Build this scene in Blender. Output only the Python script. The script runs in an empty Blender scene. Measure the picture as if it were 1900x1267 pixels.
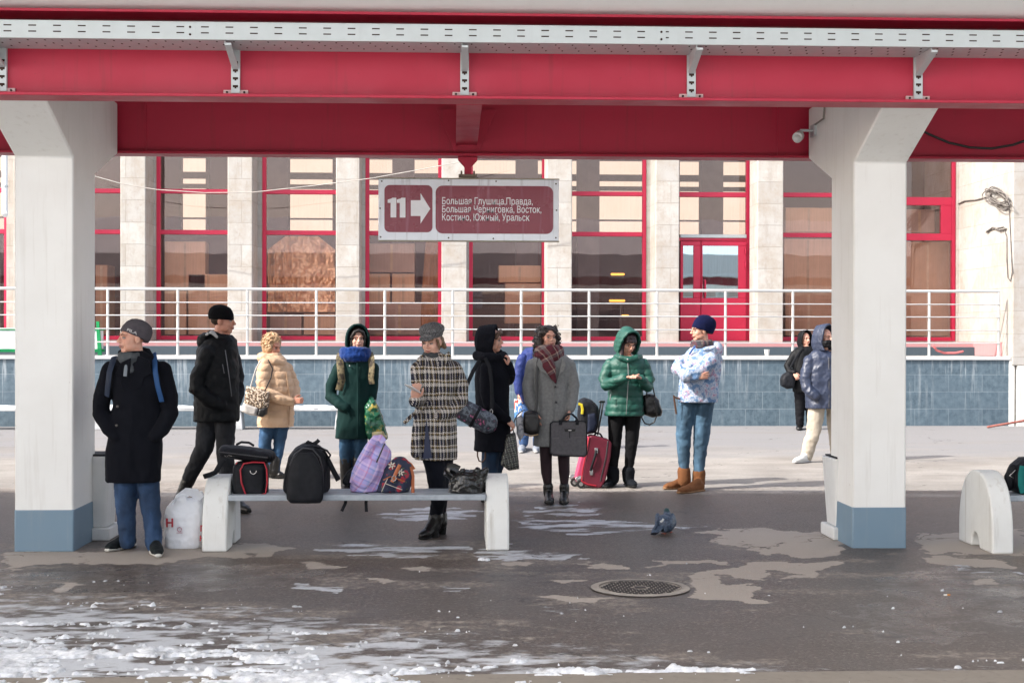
import bpy, math, random
import numpy as np
from mathutils import Vector, Matrix

# ------------------------------------------------------------------ camera, world, sun, exposure
sc = bpy.context.scene
COL = sc.collection
F_PX, PW, PH = 2639.0, 1900.0, 1267.0
CAM = Vector((0, 0, 1.65))
cam_d = bpy.data.cameras.new("camera"); cam = bpy.data.objects.new("camera", cam_d); COL.objects.link(cam)
cam_d.sensor_width = 36; cam_d.lens = F_PX / PW * 36; cam_d.clip_end = 1000
RM = Matrix.Rotation(-math.radians(2.35), 4, 'Z') @ Matrix.Rotation(math.pi / 2 - 13.5 / F_PX, 4, 'X') @ Matrix.Rotation(0.0018, 4, 'Z')
cam.matrix_world = Matrix.Translation(CAM) @ RM
cam_d.dof.use_dof = False; cam_d.dof.focus_distance = 12.0; cam_d.dof.aperture_fstop = 3.2
sc.camera = cam

SUN_DIR = Vector((1.1, 0.52, -1.0)).normalized()          # the way the light travels
sun_el = math.asin(-SUN_DIR.z); sun_az = math.atan2(-SUN_DIR.x, -SUN_DIR.y)   # clockwise from +Y
w = bpy.data.worlds.new("World"); sc.world = w; w.use_nodes = True
nt = w.node_tree; nt.nodes.clear()
sky = nt.nodes.new('ShaderNodeTexSky'); sky.sky_type = 'NISHITA'; sky.sun_disc = False
sky.sun_elevation = sun_el; sky.sun_rotation = sun_az; sky.air_density = 1.0; sky.dust_density = 2.0; sky.ozone_density = 1.0
bg = nt.nodes.new('ShaderNodeBackground'); bg.inputs['Strength'].default_value = 0.15
wo = nt.nodes.new('ShaderNodeOutputWorld')
hz = nt.nodes.new('ShaderNodeMix'); hz.data_type = 'RGBA'; hz.inputs[0].default_value = .5      # thin high haze whitens the sky
bwn = nt.nodes.new('ShaderNodeRGBToBW'); tnt = nt.nodes.new('ShaderNodeMix'); tnt.data_type = 'RGBA'; tnt.blend_type = 'MULTIPLY'; tnt.inputs[0].default_value = 1
nt.links.new(sky.outputs[0], bwn.inputs[0]); nt.links.new(bwn.outputs[0], tnt.inputs[6]); tnt.inputs[7].default_value = (1.12, 1.0, .90, 1)
nt.links.new(sky.outputs[0], hz.inputs[6]); nt.links.new(tnt.outputs[2], hz.inputs[7]); nt.links.new(hz.outputs[2], bg.inputs[0]); nt.links.new(bg.outputs[0], wo.inputs[0])
sun_d = bpy.data.lights.new("sun", 'SUN'); sun_d.energy = 2.0; sun_d.angle = math.radians(0.5); sun_d.color = (1.0, 0.955, 0.89)
sun = bpy.data.objects.new("sun", sun_d); COL.objects.link(sun)
sun.rotation_euler = SUN_DIR.to_track_quat('-Z', 'Y').to_euler()
sc.view_settings.view_transform = 'Standard'; sc.view_settings.look = 'None'
sc.view_settings.gamma = 1; sc.view_settings.exposure = 1.78
sc.cycles.max_bounces = 8; sc.cycles.transparent_max_bounces = 12; sc.cycles.use_denoising = True

R3 = RM.to_3x3(); R3I = R3.inverted()
def ray(px, py): return R3 @ Vector(((px - PW / 2) / F_PX, -(py - PH / 2) / F_PX, -1.0))
def P(px, py, Y):                       # the point of the plane y = Y seen at a pixel of the photograph
    d = ray(px, py); return CAM + d * (Y / d.y)
def G(px, py, z=0.0):                   # the point of the ground seen at a pixel
    d = ray(px, py); return CAM + d * ((z - CAM.z) / d.z)
def S(Y): return F_PX / Y               # pixels per metre
def X(px, Y, py=620): return P(px, py, Y).x
def Z(py, Y, px=950): return P(px, py, Y).z

# ------------------------------------------------------------------ noise
def _hash(ix, iy, iz, seed):
    h = (ix * 374761393 + iy * 668265263 + iz * 2147483647 + seed * 974634777) & 0xFFFFFFFF
    h = ((h ^ (h >> 13)) * 1274126177) & 0xFFFFFFFF
    h = (h ^ (h >> 16)) & 0xFFFFFFFF
    return h.astype(np.float64) / 4294967295.0
def vnoise(p, seed=0):
    p = np.asarray(p, dtype=np.float64); i = np.floor(p).astype(np.int64); f = p - i; f = f * f * (3 - 2 * f)
    r = 0
    for dx in (0, 1):
        for dy in (0, 1):
            for dz in (0, 1):
                wt = (f[:, 0] if dx else 1 - f[:, 0]) * (f[:, 1] if dy else 1 - f[:, 1]) * (f[:, 2] if dz else 1 - f[:, 2])
                r = r + wt * _hash(i[:, 0] + dx, i[:, 1] + dy, i[:, 2] + dz, seed)
    return r
def fbm(p, oct=4, seed=0):
    p = np.asarray(p, dtype=np.float64); a, s, t = 0.5, 0.0, 0.0
    for k in range(oct):
        s = s + a * vnoise(p, seed + k); t += a; p = p * 2.03 + 7.1; a *= 0.5
    return s / t

# ------------------------------------------------------------------ materials
MATS = {}
def srgb(r, g, b):
    f = lambda c: (c / 255) / 12.92 if c <= 10 else ((c / 255 + 0.055) / 1.055) ** 2.4
    return (f(r), f(g), f(b))
class NT:
    def __init__(s, name):
        s.m = bpy.data.materials.new(name); s.m.use_nodes = True; s.t = s.m.node_tree; s.t.nodes.clear()
        s.out = s.n('ShaderNodeOutputMaterial'); s.b = s.n('ShaderNodeBsdfPrincipled'); s.l(s.b.outputs[0], s.out.inputs[0])
    def n(s, typ, **kw):
        nd = s.t.nodes.new(typ)
        for k, v in kw.items(): setattr(nd, k, v)
        return nd
    def l(s, a, b): s.t.links.new(a, b)
    def coord(s, kind='Object', scale=(1, 1, 1), rot=(0, 0, 0)):
        c = s.n('ShaderNodeTexCoord'); mp = s.n('ShaderNodeMapping'); s.l(c.outputs[kind], mp.inputs[0])
        mp.inputs['Scale'].default_value = scale; mp.inputs['Rotation'].default_value = rot; return mp.outputs[0]
    def noise(s, vec, scale, detail=4, rough=.55):
        nd = s.n('ShaderNodeTexNoise'); s.l(vec, nd.inputs['Vector']); nd.inputs['Scale'].default_value = scale
        nd.inputs['Detail'].default_value = detail; nd.inputs['Roughness'].default_value = rough; return nd.outputs[0]
    def ramp(s, fac, stops):
        nd = s.n('ShaderNodeValToRGB'); s.l(fac, nd.inputs[0]); e = nd.color_ramp.elements
        while len(e) < len(stops): e.new(0.5)
        for el, (p, c) in zip(e, stops): el.position = p; el.color = (*c, 1) if len(c) == 3 else c
        return nd.outputs[0]
    def mix(s, fac, a, b, blend='MIX'):
        nd = s.n('ShaderNodeMix', data_type='RGBA', blend_type=blend)
        for sock, v in ((nd.inputs[0], fac), (nd.inputs[6], a), (nd.inputs[7], b)):
            if hasattr(v, 'links'): s.l(v, sock)
            elif isinstance(v, tuple): sock.default_value = (*v, 1)
            else: sock.default_value = v
        return nd.outputs[2]
    def math(s, op, a, b=0.0, clamp=False):
        nd = s.n('ShaderNodeMath', operation=op, use_clamp=clamp)
        for sock, v in ((nd.inputs[0], a), (nd.inputs[1], b)):
            if hasattr(v, 'links'): s.l(v, sock)
            else: sock.default_value = v
        return nd.outputs[0]
    def sep(s, vec):
        nd = s.n('ShaderNodeSeparateXYZ'); s.l(vec, nd.inputs[0]); return nd.outputs
    def bump(s, h, strength=.3, dist=.01):
        nd = s.n('ShaderNodeBump'); nd.inputs['Strength'].default_value = strength; nd.inputs['Distance'].default_value = dist
        s.l(h, nd.inputs['Height']); s.l(nd.outputs[0], s.b.inputs['Normal'])
    def set(s, **kw):
        for k, v in kw.items():
            sock = s.b.inputs[k.replace('_', ' ')]
            if hasattr(v, 'links'): s.l(v, sock)
            elif isinstance(v, tuple): sock.default_value = (*v, 1) if len(v) == 3 and sock.type == 'RGBA' else v
            else: sock.default_value = v
def mat(name, col, col2=None, rough=.8, scale=6, bump=.15, bscale=120, metal=0.0, sheen=0.0, bdist=.004, detail=4):
    if name in MATS: return MATS[name]
    m = NT(name); v = m.coord()
    c2 = col2 or tuple(c * .72 for c in col)
    n1 = m.noise(v, scale, detail)
    m.set(Base_Color=m.ramp(n1, [(.3, c2), (.68, col)]), Roughness=rough, Metallic=metal)
    m.set(Specular_IOR_Level=.5 if rough < .6 else .18)
    if sheen: m.set(Sheen_Weight=sheen, Sheen_Roughness=.5)
    if bump: m.bump(m.noise(v, bscale, 3), bump, bdist)
    MATS[name] = m.m; return m.m
def glow(name, col, strength, col2=None):
    m = NT(name); v = m.coord()
    c = m.ramp(m.noise(v, 1.5, 3), [(.3, col2 or tuple(x * .8 for x in col)), (.7, col)])
    m.set(Base_Color=(0, 0, 0), Emission_Color=c, Emission_Strength=strength, Roughness=.9); MATS[name] = m.m; return m.m

# ------------------------------------------------------------------ mesh building (world coordinates)
class MB:
    def __init__(s): s.v = []; s.f = []; s.mi = []; s.cur = 0
    def add(s, vs, fs):
        b = len(s.v); s.v += [tuple(q) for q in vs]; s.f += [tuple(b + i for i in f) for f in fs]; s.mi += [s.cur] * len(fs); return s
    def use(s, i): s.cur = i; return s
    def box(s, x0, x1, y0, y1, z0, z1):
        x0, x1 = sorted((x0, x1)); y0, y1 = sorted((y0, y1)); z0, z1 = sorted((z0, z1))
        return s.add([(x0, y0, z0), (x1, y0, z0), (x1, y1, z0), (x0, y1, z0), (x0, y0, z1), (x1, y0, z1), (x1, y1, z1), (x0, y1, z1)],
                     [(0, 3, 2, 1), (4, 5, 6, 7), (0, 1, 5, 4), (1, 2, 6, 5), (2, 3, 7, 6), (3, 0, 4, 7)])
    def quad(s, a, b, c, d): return s.add([a, b, c, d], [(0, 1, 2, 3)])
    def prism(s, poly, axis, a, b):
        def pt(q, t):
            return (t, q[0], q[1]) if axis == 'x' else (q[0], t, q[1]) if axis == 'y' else (q[0], q[1], t)
        n = len(poly); ar = sum(poly[i][0] * poly[(i + 1) % n][1] - poly[(i + 1) % n][0] * poly[i][1] for i in range(n))
        if (ar < 0) != (axis == 'y'): poly = poly[::-1]
        if a > b: a, b = b, a
        vs = [pt(q, a) for q in poly] + [pt(q, b) for q in poly]
        fs = [tuple(range(n))[::-1], tuple(range(n, 2 * n))] + [(i, (i + 1) % n, n + (i + 1) % n, n + i) for i in range(n)]
        return s.add(vs, fs)
    def tube(s, pts, rads, seg=14, cap=True, flat=None):
        pts = [Vector(p) for p in pts]; n = len(pts)
        if not hasattr(rads, '__len__'): rads = [rads] * n
        rads = [tuple(r) if hasattr(r, '__len__') else (r, r) for r in rads]; sc_ = lambda r, k: (r[0] * k, r[1] * k)
        if cap:                                             # rounded ends
            d0 = (pts[0] - pts[1]).normalized(); d1 = (pts[-1] - pts[-2]).normalized()
            r0, r1 = rads[0], rads[-1]
            P0 = [pts[0] + d0 * min(r0) * k for k in (.98, .8, .45)]; P1 = [pts[-1] + d1 * min(r1) * k for k in (.45, .8, .98)]
            pts = P0 + pts + P1; rads = [sc_(r0, .2), sc_(r0, .6), sc_(r0, .89)] + rads + [sc_(r1, .89), sc_(r1, .6), sc_(r1, .2)]; n = len(pts)
        up = None; rings = []
        for i in range(n):
            t = (pts[min(i + 1, n - 1)] - pts[max(i - 1, 0)]); t = t.normalized() if t.length > 1e-9 else Vector((0, 0, 1))
            if up is None:
                up = Vector(flat) if flat is not None else (Vector((0, 0, 1)) if abs(t.z) < .9 else Vector((0, 1, 0)))
            up = (up - t * up.dot(t)).normalized(); sd = t.cross(up)
            ra, rb = rads[i]
            rings.append([pts[i] + sd * (ra * math.cos(2 * math.pi * k / seg)) + up * (rb * math.sin(2 * math.pi * k / seg)) for k in range(seg)])
        vs = [q for r in rings for q in r]; fs = []
        for i in range(n - 1):
            for k in range(seg):
                a, b = i * seg + k, i * seg + (k + 1) % seg; fs.append((a, b, b + seg, a + seg))
        fs.append(tuple(range(seg))[::-1]); fs.append(tuple(range((n - 1) * seg, n * seg)))
        return s.add(vs, fs)
    def strap(s, pts, wid, th=.004, flat=(0, 1, 0)):         # a flat band: width across the path, thickness along flat
        return s.tube(pts, [(wid / 2, th / 2)] * len(pts), 8, False, flat)
    def loft(s, secs, seg=28):                              # secs: (centre, half width, half depth, yaw, exponent)
        rings = []
        for c, wd, dp, yaw, n in secs:
            c = Vector(c); r = []
            for k in range(seg):
                a = 2 * math.pi * k / seg; ca, sa = math.cos(a), math.sin(a)
                x = wd * math.copysign(abs(ca) ** (2 / n), ca); y = dp * math.copysign(abs(sa) ** (2 / n), sa)
                r.append(c + Vector((x * math.cos(yaw) - y * math.sin(yaw), x * math.sin(yaw) + y * math.cos(yaw), 0)))
            rings.append(r)
        if rings[0][0].z > rings[-1][0].z: rings.reverse()
        vs = [q for r in rings for q in r]; fs = []; N = len(rings)
        for i in range(N - 1):
            for k in range(seg):
                a, b = i * seg + k, i * seg + (k + 1) % seg; fs.append((a, b, b + seg, a + seg))
        fs.append(tuple(range(seg))[::-1]); fs.append(tuple(range((N - 1) * seg, N * seg)))
        return s.add(vs, fs)
    def ell(s, c, rx, ry, rz, M=None, seg=20, rings=12):
        c = Vector(c); vs = []; fs = []
        def q(x, y, z):
            v = Vector((x * rx, y * ry, z * rz)); return (c + (M @ v if M else v))
        vs.append(q(0, 0, -1))
        for i in range(1, rings):
            a = math.pi * i / rings - math.pi / 2
            for k in range(seg):
                b = 2 * math.pi * k / seg; vs.append(q(math.cos(a) * math.cos(b), math.cos(a) * math.sin(b), math.sin(a)))
        vs.append(q(0, 0, 1)); T = len(vs) - 1
        for k in range(seg): fs.append((0, 1 + (k + 1) % seg, 1 + k))
        for i in range(rings - 2):
            for k in range(seg):
                a, b = 1 + i * seg + k, 1 + i * seg + (k + 1) % seg; fs.append((a, b, b + seg, a + seg))
        o = 1 + (rings - 2) * seg
        for k in range(seg): fs.append((o + k, o + (k + 1) % seg, T))
        return s.add(vs, fs)
    def xf(s, M): s.v = [tuple(M @ Vector(q)) for q in s.v]; return s

LOC = {}
def thing(name, label, cat, loc, group=None):
    o = bpy.data.objects.new(name, None); COL.objects.link(o); o.location = loc; o.empty_display_size = .2
    LOC[o.name] = Vector(loc); o['label'] = label; o['category'] = cat
    if group: o['group'] = group
    return o
def tag(o, label=None, cat=None, group=None, kind=None):
    for k, v in (('label', label), ('category', cat), ('group', group), ('kind', kind)):
        if v: o[k] = v
    return o
def mesh(name, mb, mats, parent=None, bevel=0, smooth=None, loc=None, bseg=2):
    base = LOC[parent.name] if parent else Vector(loc or (0, 0, 0))
    me = bpy.data.meshes.new(name); me.from_pydata([tuple(Vector(q) - base) for q in mb.v], [], mb.f)
    for m in (mats if isinstance(mats, (list, tuple)) else [mats]): me.materials.append(m)
    if max(mb.mi, default=0): me.polygons.foreach_set('material_index', mb.mi)
    me.validate(); me.update()
    o = bpy.data.objects.new(name, me); COL.objects.link(o); LOC[o.name] = base
    if parent: o.parent = parent
    else: o.location = base
    if bevel:
        b = o.modifiers.new('bevel', 'BEVEL'); b.width = bevel; b.segments = bseg; b.limit_method = 'ANGLE'; b.angle_limit = math.radians(35)
        smooth = smooth or 40
    if smooth: me.shade_smooth(); me.set_sharp_from_angle(angle=math.radians(smooth))
    return o
def fuse(name, mb, mats, parent, voxel=.01, it=4, fold=None, fac=.5):
    """one continuous surface from overlapping closed shapes; fold(co, no) -> offset along the normal"""
    base = LOC[parent.name]
    me = bpy.data.meshes.new('tmp'); me.from_pydata([tuple(Vector(q) - base) for q in mb.v], [], mb.f); me.update()
    t = bpy.data.objects.new('tmp', me); COL.objects.link(t)
    r = t.modifiers.new('r', 'REMESH'); r.mode = 'VOXEL'; r.voxel_size = voxel
    if it:
        sm = t.modifiers.new('s', 'SMOOTH'); sm.factor = fac; sm.iterations = it
    dg = bpy.context.evaluated_depsgraph_get()
    nm = bpy.data.meshes.new_from_object(t.evaluated_get(dg)); bpy.data.objects.remove(t); bpy.data.meshes.remove(me)
    nm.name = name
    if fold:
        n = len(nm.vertices); co = np.empty(n * 3); no = np.empty(n * 3)
        nm.vertices.foreach_get('co', co); nm.vertices.foreach_get('normal', no)
        co = co.reshape(-1, 3); no = no.reshape(-1, 3)
        co = co + no * fold(co, no)[:, None]; nm.vertices.foreach_set('co', co.ravel()); nm.update()
    nm.materials.clear()
    for m in (mats if isinstance(mats, (list, tuple)) else [mats]): nm.materials.append(m)
    nm.shade_smooth()
    o = bpy.data.objects.new(name, nm); COL.objects.link(o); o.parent = parent; LOC[o.name] = base
    return o
def rrect(x0, x1, z0, z1, r, n=6):
    out = []
    for cx, cz, a0 in ((x1 - r, z1 - r, 0), (x0 + r, z1 - r, 90), (x0 + r, z0 + r, 180), (x1 - r, z0 + r, 270)):
        for k in range(n + 1):
            a = math.radians(a0 + 90 * k / n); out.append((cx + r * math.cos(a), cz + r * math.sin(a)))
    return out
def text_mb(body, size, origin, right=Vector((1, 0, 0)), up=Vector((0, 0, 1)), depth=.002, width=None, bold=0, align='LEFT'):
    cu = bpy.data.curves.new('t', 'FONT'); cu.body = body; cu.size = 1; cu.extrude = .001; cu.offset = bold; cu.resolution_u = 3; cu.align_x = align
    o = bpy.data.objects.new('t', cu); COL.objects.link(o); bpy.context.view_layer.update()
    me = bpy.data.meshes.new_from_object(o.evaluated_get(bpy.context.evaluated_depsgraph_get()))
    xs = [v.co.x for v in me.vertices]; k = size; kx = size if width is None else width / (max(xs) - min(xs))
    x0 = min(xs) if width is not None else 0
    nrm = right.cross(up); mb = MB(); origin = Vector(origin)
    mb.add([origin + right * ((v.co.x - x0) * kx) + up * (v.co.y * k) + nrm * (v.co.z / .001 * depth / 2) for v in me.vertices], [tuple(p.vertices) for p in me.polygons])
    bpy.data.objects.remove(o); bpy.data.meshes.remove(me); return mb
# ------------------------------------------------------------------ materials of the place
def paint_mat(name, col, dirt, rough=.5, scale=3, streak=0.0, bump=.08):
    if name in MATS: return MATS[name]
    m = NT(name); v = m.coord()
    n = m.noise(v, scale, 6, .6); n2 = m.noise(m.coord(scale=(9, 9, .5)), 2.0, 5, .6)
    c = m.ramp(n, [(.28, tuple(a * .90 + b * .10 for a, b in zip(col, dirt))), (.6, col)])
    if streak: c = m.mix(m.ramp(n2, [(.56, (0, 0, 0)), (.75, (streak,) * 3)]), c, dirt)
    sp = m.ramp(m.noise(v, 38, 2), [(.70, (0, 0, 0)), (.76, (.55,) * 3)])
    c = m.mix(m.mix(m.ramp(m.noise(v, 2.1, 2), [(.5, (0, 0, 0)), (.62, (1, 1, 1))]), (0, 0, 0), sp), c, dirt)
    m.set(Base_Color=c, Roughness=m.ramp(n, [(.2, (rough + .2,) * 3), (.8, (rough - .08,) * 3)]))
    m.bump(m.noise(v, 140, 3), bump, .004); MATS[name] = m.m; return m.m
WHITE = paint_mat('white_column_paint', (.80, .80, .775), (.42, .38, .32), .6, 2.5, .25)
BLUEG = paint_mat('blue_grey_paint', (.165, .25, .325), (.30, .33, .34), .55, 4, .35)
RED = paint_mat('red_steel_paint', (.41, .009, .039), (.20, .018, .026), .42, 3, .5)
ROOFW = paint_mat('roof_sheet', (.88, .92, .91), (.6, .60, .57), .5, 2, .1)
GALV = paint_mat('galvanised_steel', (.50, .54, .55), (.40, .42, .43), .45, 12, .2)
GALV.node_tree.nodes['Principled BSDF'].inputs['Metallic'].default_value = .25
DARK = mat('dark_slot', (.05, .03, .025), rough=.9)
CRIM = paint_mat('crimson_frame', (.55, .012, .06), (.25, .02, .04), .35, 5, .15)
STEEL = mat('railing_steel', (.62, .62, .60), (.50, .51, .51), rough=.28, scale=5, metal=.35, bump=.05)
PINK = paint_mat('pink_plinth_paint', (.42, .20, .205), (.33, .28, .27), .8, 5, .5)

def limestone():
    m = NT('limestone'); v = m.coord(); sx = m.sep(v)
    cb = m.n('ShaderNodeCombineXYZ'); m.l(m.math('ADD', sx[0], sx[1]), cb.inputs[0]); m.l(sx[2], cb.inputs[1])
    br = m.n('ShaderNodeTexBrick'); m.l(cb.outputs[0], br.inputs['Vector']); br.offset = .5
    for k, q in (('Scale', 1.0), ('Mortar Size', .006), ('Mortar Smooth', .3), ('Brick Width', 1.1), ('Row Height', .42), ('Bias', 0.1)): br.inputs[k].default_value = q
    br.inputs['Color1'].default_value = (.47, .455, .43, 1); br.inputs['Color2'].default_value = (.38, .365, .345, 1); br.inputs['Mortar'].default_value = (.31, .29, .26, 1)
    n = m.noise(v, 2.2, 8, .7); n2 = m.noise(m.coord(scale=(5, 5, .8)), 1.6, 7, .7); n3 = m.noise(v, 14, 6, .7)
    c = m.mix(m.ramp(n, [(.40, (.0,) * 3), (.66, (.85,) * 3)]), br.outputs[0], (.33, .285, .235))
    c = m.mix(m.ramp(n2, [(.52, (0,) * 3), (.8, (.6,) * 3)]), c, (.25, .215, .18))
    c = m.mix(m.ramp(n3, [(.55, (0,) * 3), (.75, (.5,) * 3)]), c, (.26, .22, .18))
    m.set(Base_Color=c, Roughness=.85)
    h = m.math('ADD', m.math('MULTIPLY', n3, .6), m.math('MULTIPLY', br.outputs['Fac'], -1.2)); m.bump(h, .6, .012); return m.m
def granite():
    m = NT('blue_granite'); v = m.coord(); sx = m.sep(v)
    cb = m.n('ShaderNodeCombineXYZ'); m.l(m.math('ADD', sx[0], sx[1]), cb.inputs[0]); m.l(sx[2], cb.inputs[1])
    br = m.n('ShaderNodeTexBrick'); m.l(cb.outputs[0], br.inputs['Vector'])
    for k, q in (('Scale', 1.0), ('Mortar Size', .006), ('Mortar Smooth', .2), ('Brick Width', .62), ('Row Height', .31), ('Bias', 0.0)): br.inputs[k].default_value = q
    br.inputs['Color1'].default_value = (.064, .101, .131, 1); br.inputs['Color2'].default_value = (.043, .073, .099, 1); br.inputs['Mortar'].default_value = (.15, .19, .22, 1)
    n = m.noise(v, 9, 8, .75); c = m.mix(m.ramp(n, [(.4, (0,) * 3), (.75, (.55,) * 3)]), br.outputs[0], (.19, .255, .30))
    st = m.noise(m.coord(scale=(7, 7, .35)), 1.7, 7, .75)
    zt = m.n('ShaderNodeMapRange'); m.l(sx[2], zt.inputs[0]); zt.inputs[1].default_value = .3; zt.inputs[2].default_value = 1.15; zt.inputs[3].default_value = .2; zt.inputs[4].default_value = 1
    c = m.mix(m.math('MULTIPLY', m.ramp(st, [(.53, (0,) * 3), (.70, (.85,) * 3)]), zt.outputs[0]), c, (.50, .54, .56))
    c = m.mix(m.ramp(m.noise(v, 1.3, 4), [(.4, (.0,) * 3), (.7, (.4,) * 3)]), c, (.055, .085, .115))
    m.set(Base_Color=c, Roughness=.55); m.bump(m.math('ADD', m.math('MULTIPLY', n, .3), m.math('MULTIPLY', br.outputs['Fac'], -1)), .4, .006); return m.m
LIME, GRAN = limestone(), granite()
def glass_mat(name, tint, refl, gcol=(.98, .80, .77)):
    m = NT(name); v = m.coord()
    tr = m.n('ShaderNodeBsdfTransparent'); tr.inputs[0].default_value = (*tint, 1)
    gl = m.n('ShaderNodeBsdfGlossy'); gl.inputs['Roughness'].default_value = .015; gl.inputs[0].default_value = (*gcol, 1)
    bp = m.n('ShaderNodeBump'); bp.inputs['Strength'].default_value = .14; bp.inputs['Distance'].default_value = .012
    m.l(m.noise(m.coord(scale=(1, 1, .8)), 1.1, 2), bp.inputs['Height']); m.l(bp.outputs[0], gl.inputs['Normal'])
    df = m.n('ShaderNodeBsdfDiffuse'); df.inputs[0].default_value = (.50, .41, .41, 1)
    fr = m.n('ShaderNodeLayerWeight'); fr.inputs[0].default_value = .25
    f = m.math('ADD', m.math('MULTIPLY', fr.outputs['Facing'], .5), refl)
    mx = m.n('ShaderNodeMixShader'); m.l(f, mx.inputs[0]); m.l(tr.outputs[0], mx.inputs[1]); m.l(gl.outputs[0], mx.inputs[2])
    dust = m.ramp(m.noise(m.coord(scale=(22, 22, .7)), 1.5, 5, .7), [(.45, (.02,) * 3), (.80, (.17,) * 3)])
    m2 = m.n('ShaderNodeMixShader'); m.l(dust, m2.inputs[0]); m.l(mx.outputs[0], m2.inputs[1]); m.l(df.outputs[0], m2.inputs[2])
    m.l(m2.outputs[0], m.out.inputs[0]); return m.m
GLASS = glass_mat('bronze_glass', (.90, .76, .71), .095)
GLASSB = glass_mat('blue_reflection_glass', (.30, .42, .50), .55, (.72, .92, 1.0))  # blue put into the glass for the bluish reflection in the door

# ------------------------------------------------------------------ ground: one sheet with stains as an attribute
def inpoly(px, py, poly):
    r = np.zeros(px.shape, bool); n = len(poly)
    for i in range(n):
        x1, y1 = poly[i]; x2, y2 = poly[(i + 1) % n]
        if y1 == y2: continue
        r ^= ((y1 > py) != (y2 > py)) & (px < (x2 - x1) * (py - y1) / (y2 - y1) + x1)
    return r
DRY = [[(0,1030),(60,1021),(150,1028),(145,1044),(60,1050),(0,1060)], [(150,1026),(250,1014),(430,1008),(500,1018),(530,1022),(440,1030),(330,1034),(300,1047),(230,1045),(150,1040)],
 [(420,1012),(450,1004),(535,1020),(500,1028),(430,1030)], [(540,1042),(600,1046),(637,1051),(620,1056),(560,1055)], [(676,1074),(700,1071),(728,1079),(716,1084)], [(763,1053),(797,1055),(790,1062),(766,1060)],
 [(106,1090),(130,1078),(165,1083),(150,1090),(118,1098)], [(920,1044),(960,1040),(990,1044),(975,1052),(925,1050)],
 [(1310,985),(1390,981),(1530,984),(1575,1015),(1540,1030),(1480,1032),(1400,1030),(1390,1015),(1310,1003)], [(1205,1040),(1340,1037),(1347,1046),(1210,1050)],
 [(1278,1062),(1400,1046),(1561,1040),(1541,1054),(1520,1072),(1460,1074),(1490,1062),(1435,1057),(1432,1074),(1370,1067),(1324,1064),(1324,1082),(1404,1084),(1400,1102),(1432,1122),(1395,1122),(1370,1110),(1283,1110),(1288,1102),(1283,1082)],
 [(983,1107),(1020,1102),(1090,1105),(1142,1112),(1030,1115)], [(1016,1075),(1050,1071),(1086,1076),(1066,1084),(1030,1081)], [(1071,1046),(1110,1042),(1162,1046),(1150,1051),(1080,1051)],
 [(1700,1041),(1730,1030),(1800,1032),(1890,1046),(1896,1054),(1800,1052)], [(1808,1082),(1840,1074),(1875,1080),(1850,1088)], [(1690,988),(1900,985),(1900,1028),(1770,1030),(1692,1022)], [(290,985),(360,980),(372,1020),(300,1022)]]
SLUSH = [[(590,1012),(700,1006),(830,1004),(885,1018),(850,1030),(760,1034),(640,1030),(596,1022)], [(886,1016),(930,1006),(985,1022),(1090,1028),(1060,1040),(960,1038),(895,1034)],
 [(940,942),(1060,936),(1110,946),(1085,958),(1000,955)], [(960,965),(1090,958),(1210,968),(1320,974),(1210,986),(1080,990),(960,985)], [(700,952),(830,938),(900,945),(880,962),(760,966)],
 [(1780,1050),(1900,1058),(1900,1064),(1800,1060)], [(560,1085),(640,1090),(620,1100),(560,1096)], [(820,1088),(880,1092),(860,1100),(820,1098)],
 [(1000,1120),(1090,1128),(1040,1142),(990,1134)]]
gx = np.concatenate([np.linspace(-220, -9, 24), np.arange(-8.6, -5.0, .12), np.arange(-5.0, 5.4, .02), np.arange(5.4, 9, .12), np.linspace(9.4, 220, 24)])
gy = np.concatenate([np.arange(6.9, 9.3, .012), np.arange(9.3, 12.5, .022), np.arange(12.5, 17, .04), np.arange(17, 26, .12), np.linspace(26.4, 220, 20)])
gxx, gyy = np.meshgrid(gx, gy); nx, ny = len(gx), len(gy)
pts = np.stack([gxx.ravel(), gyy.ravel(), np.zeros(nx * ny)], 1)
cc = (pts - np.array(CAM)) @ np.array(R3I).T
ppx = PW / 2 + F_PX * cc[:, 0] / -cc[:, 2]; ppy = PH / 2 - F_PX * cc[:, 1] / -cc[:, 2]
wx = (fbm(np.c_[pts[:, :2] * 5, pts[:, 2]], 4, 3) - .5) * 85; wy = (fbm(np.c_[pts[:, :2] * 5, pts[:, 2]], 4, 9) - .5) * 18
qx, qy = ppx + wx, ppy + wy
near = (np.abs(pts[:, 0]) < 9) & (pts[:, 1] < 20)
dry = np.zeros(nx * ny); slush = np.zeros(nx * ny)
for pl in DRY: dry[inpoly(qx, qy, pl) & near] = 1
for pl in SLUSH: slush[inpoly(qx, qy, pl) & near] = 1
slush = slush * np.clip((fbm(np.c_[pts[:, 0] * 4, pts[:, 1] * 11, pts[:, 2]], 5, 21) - .34) * 3.8, 0, 1)
edge = np.interp(ppx, [-300, 0, 300, 700, 1000, 1250, 1450, 1900, 2300], [1065, 1085, 1120, 1150, 1190, 1222, 1238, 1238, 1238])
fg = np.clip((ppy + wy * 3 - edge) / 95, 0, 1) * near
snowf = fg * np.interp(ppx, [0, 700, 1000, 1300, 1900], [1, 1, .8, .5, .45])
nse = .5 * fbm(np.c_[pts[:, 0] * 3.2, pts[:, 1] * 7.5, pts[:, 2]], 5, 41) + .5 * fbm(np.c_[pts[:, 0] * 9, pts[:, 1] * 18, pts[:, 2]], 4, 43)
slush = np.maximum(slush, np.clip((snowf > 0) * (snowf * 1.2 + .40) * (nse * 4.2 - 1.50), 0, 1))
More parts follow.
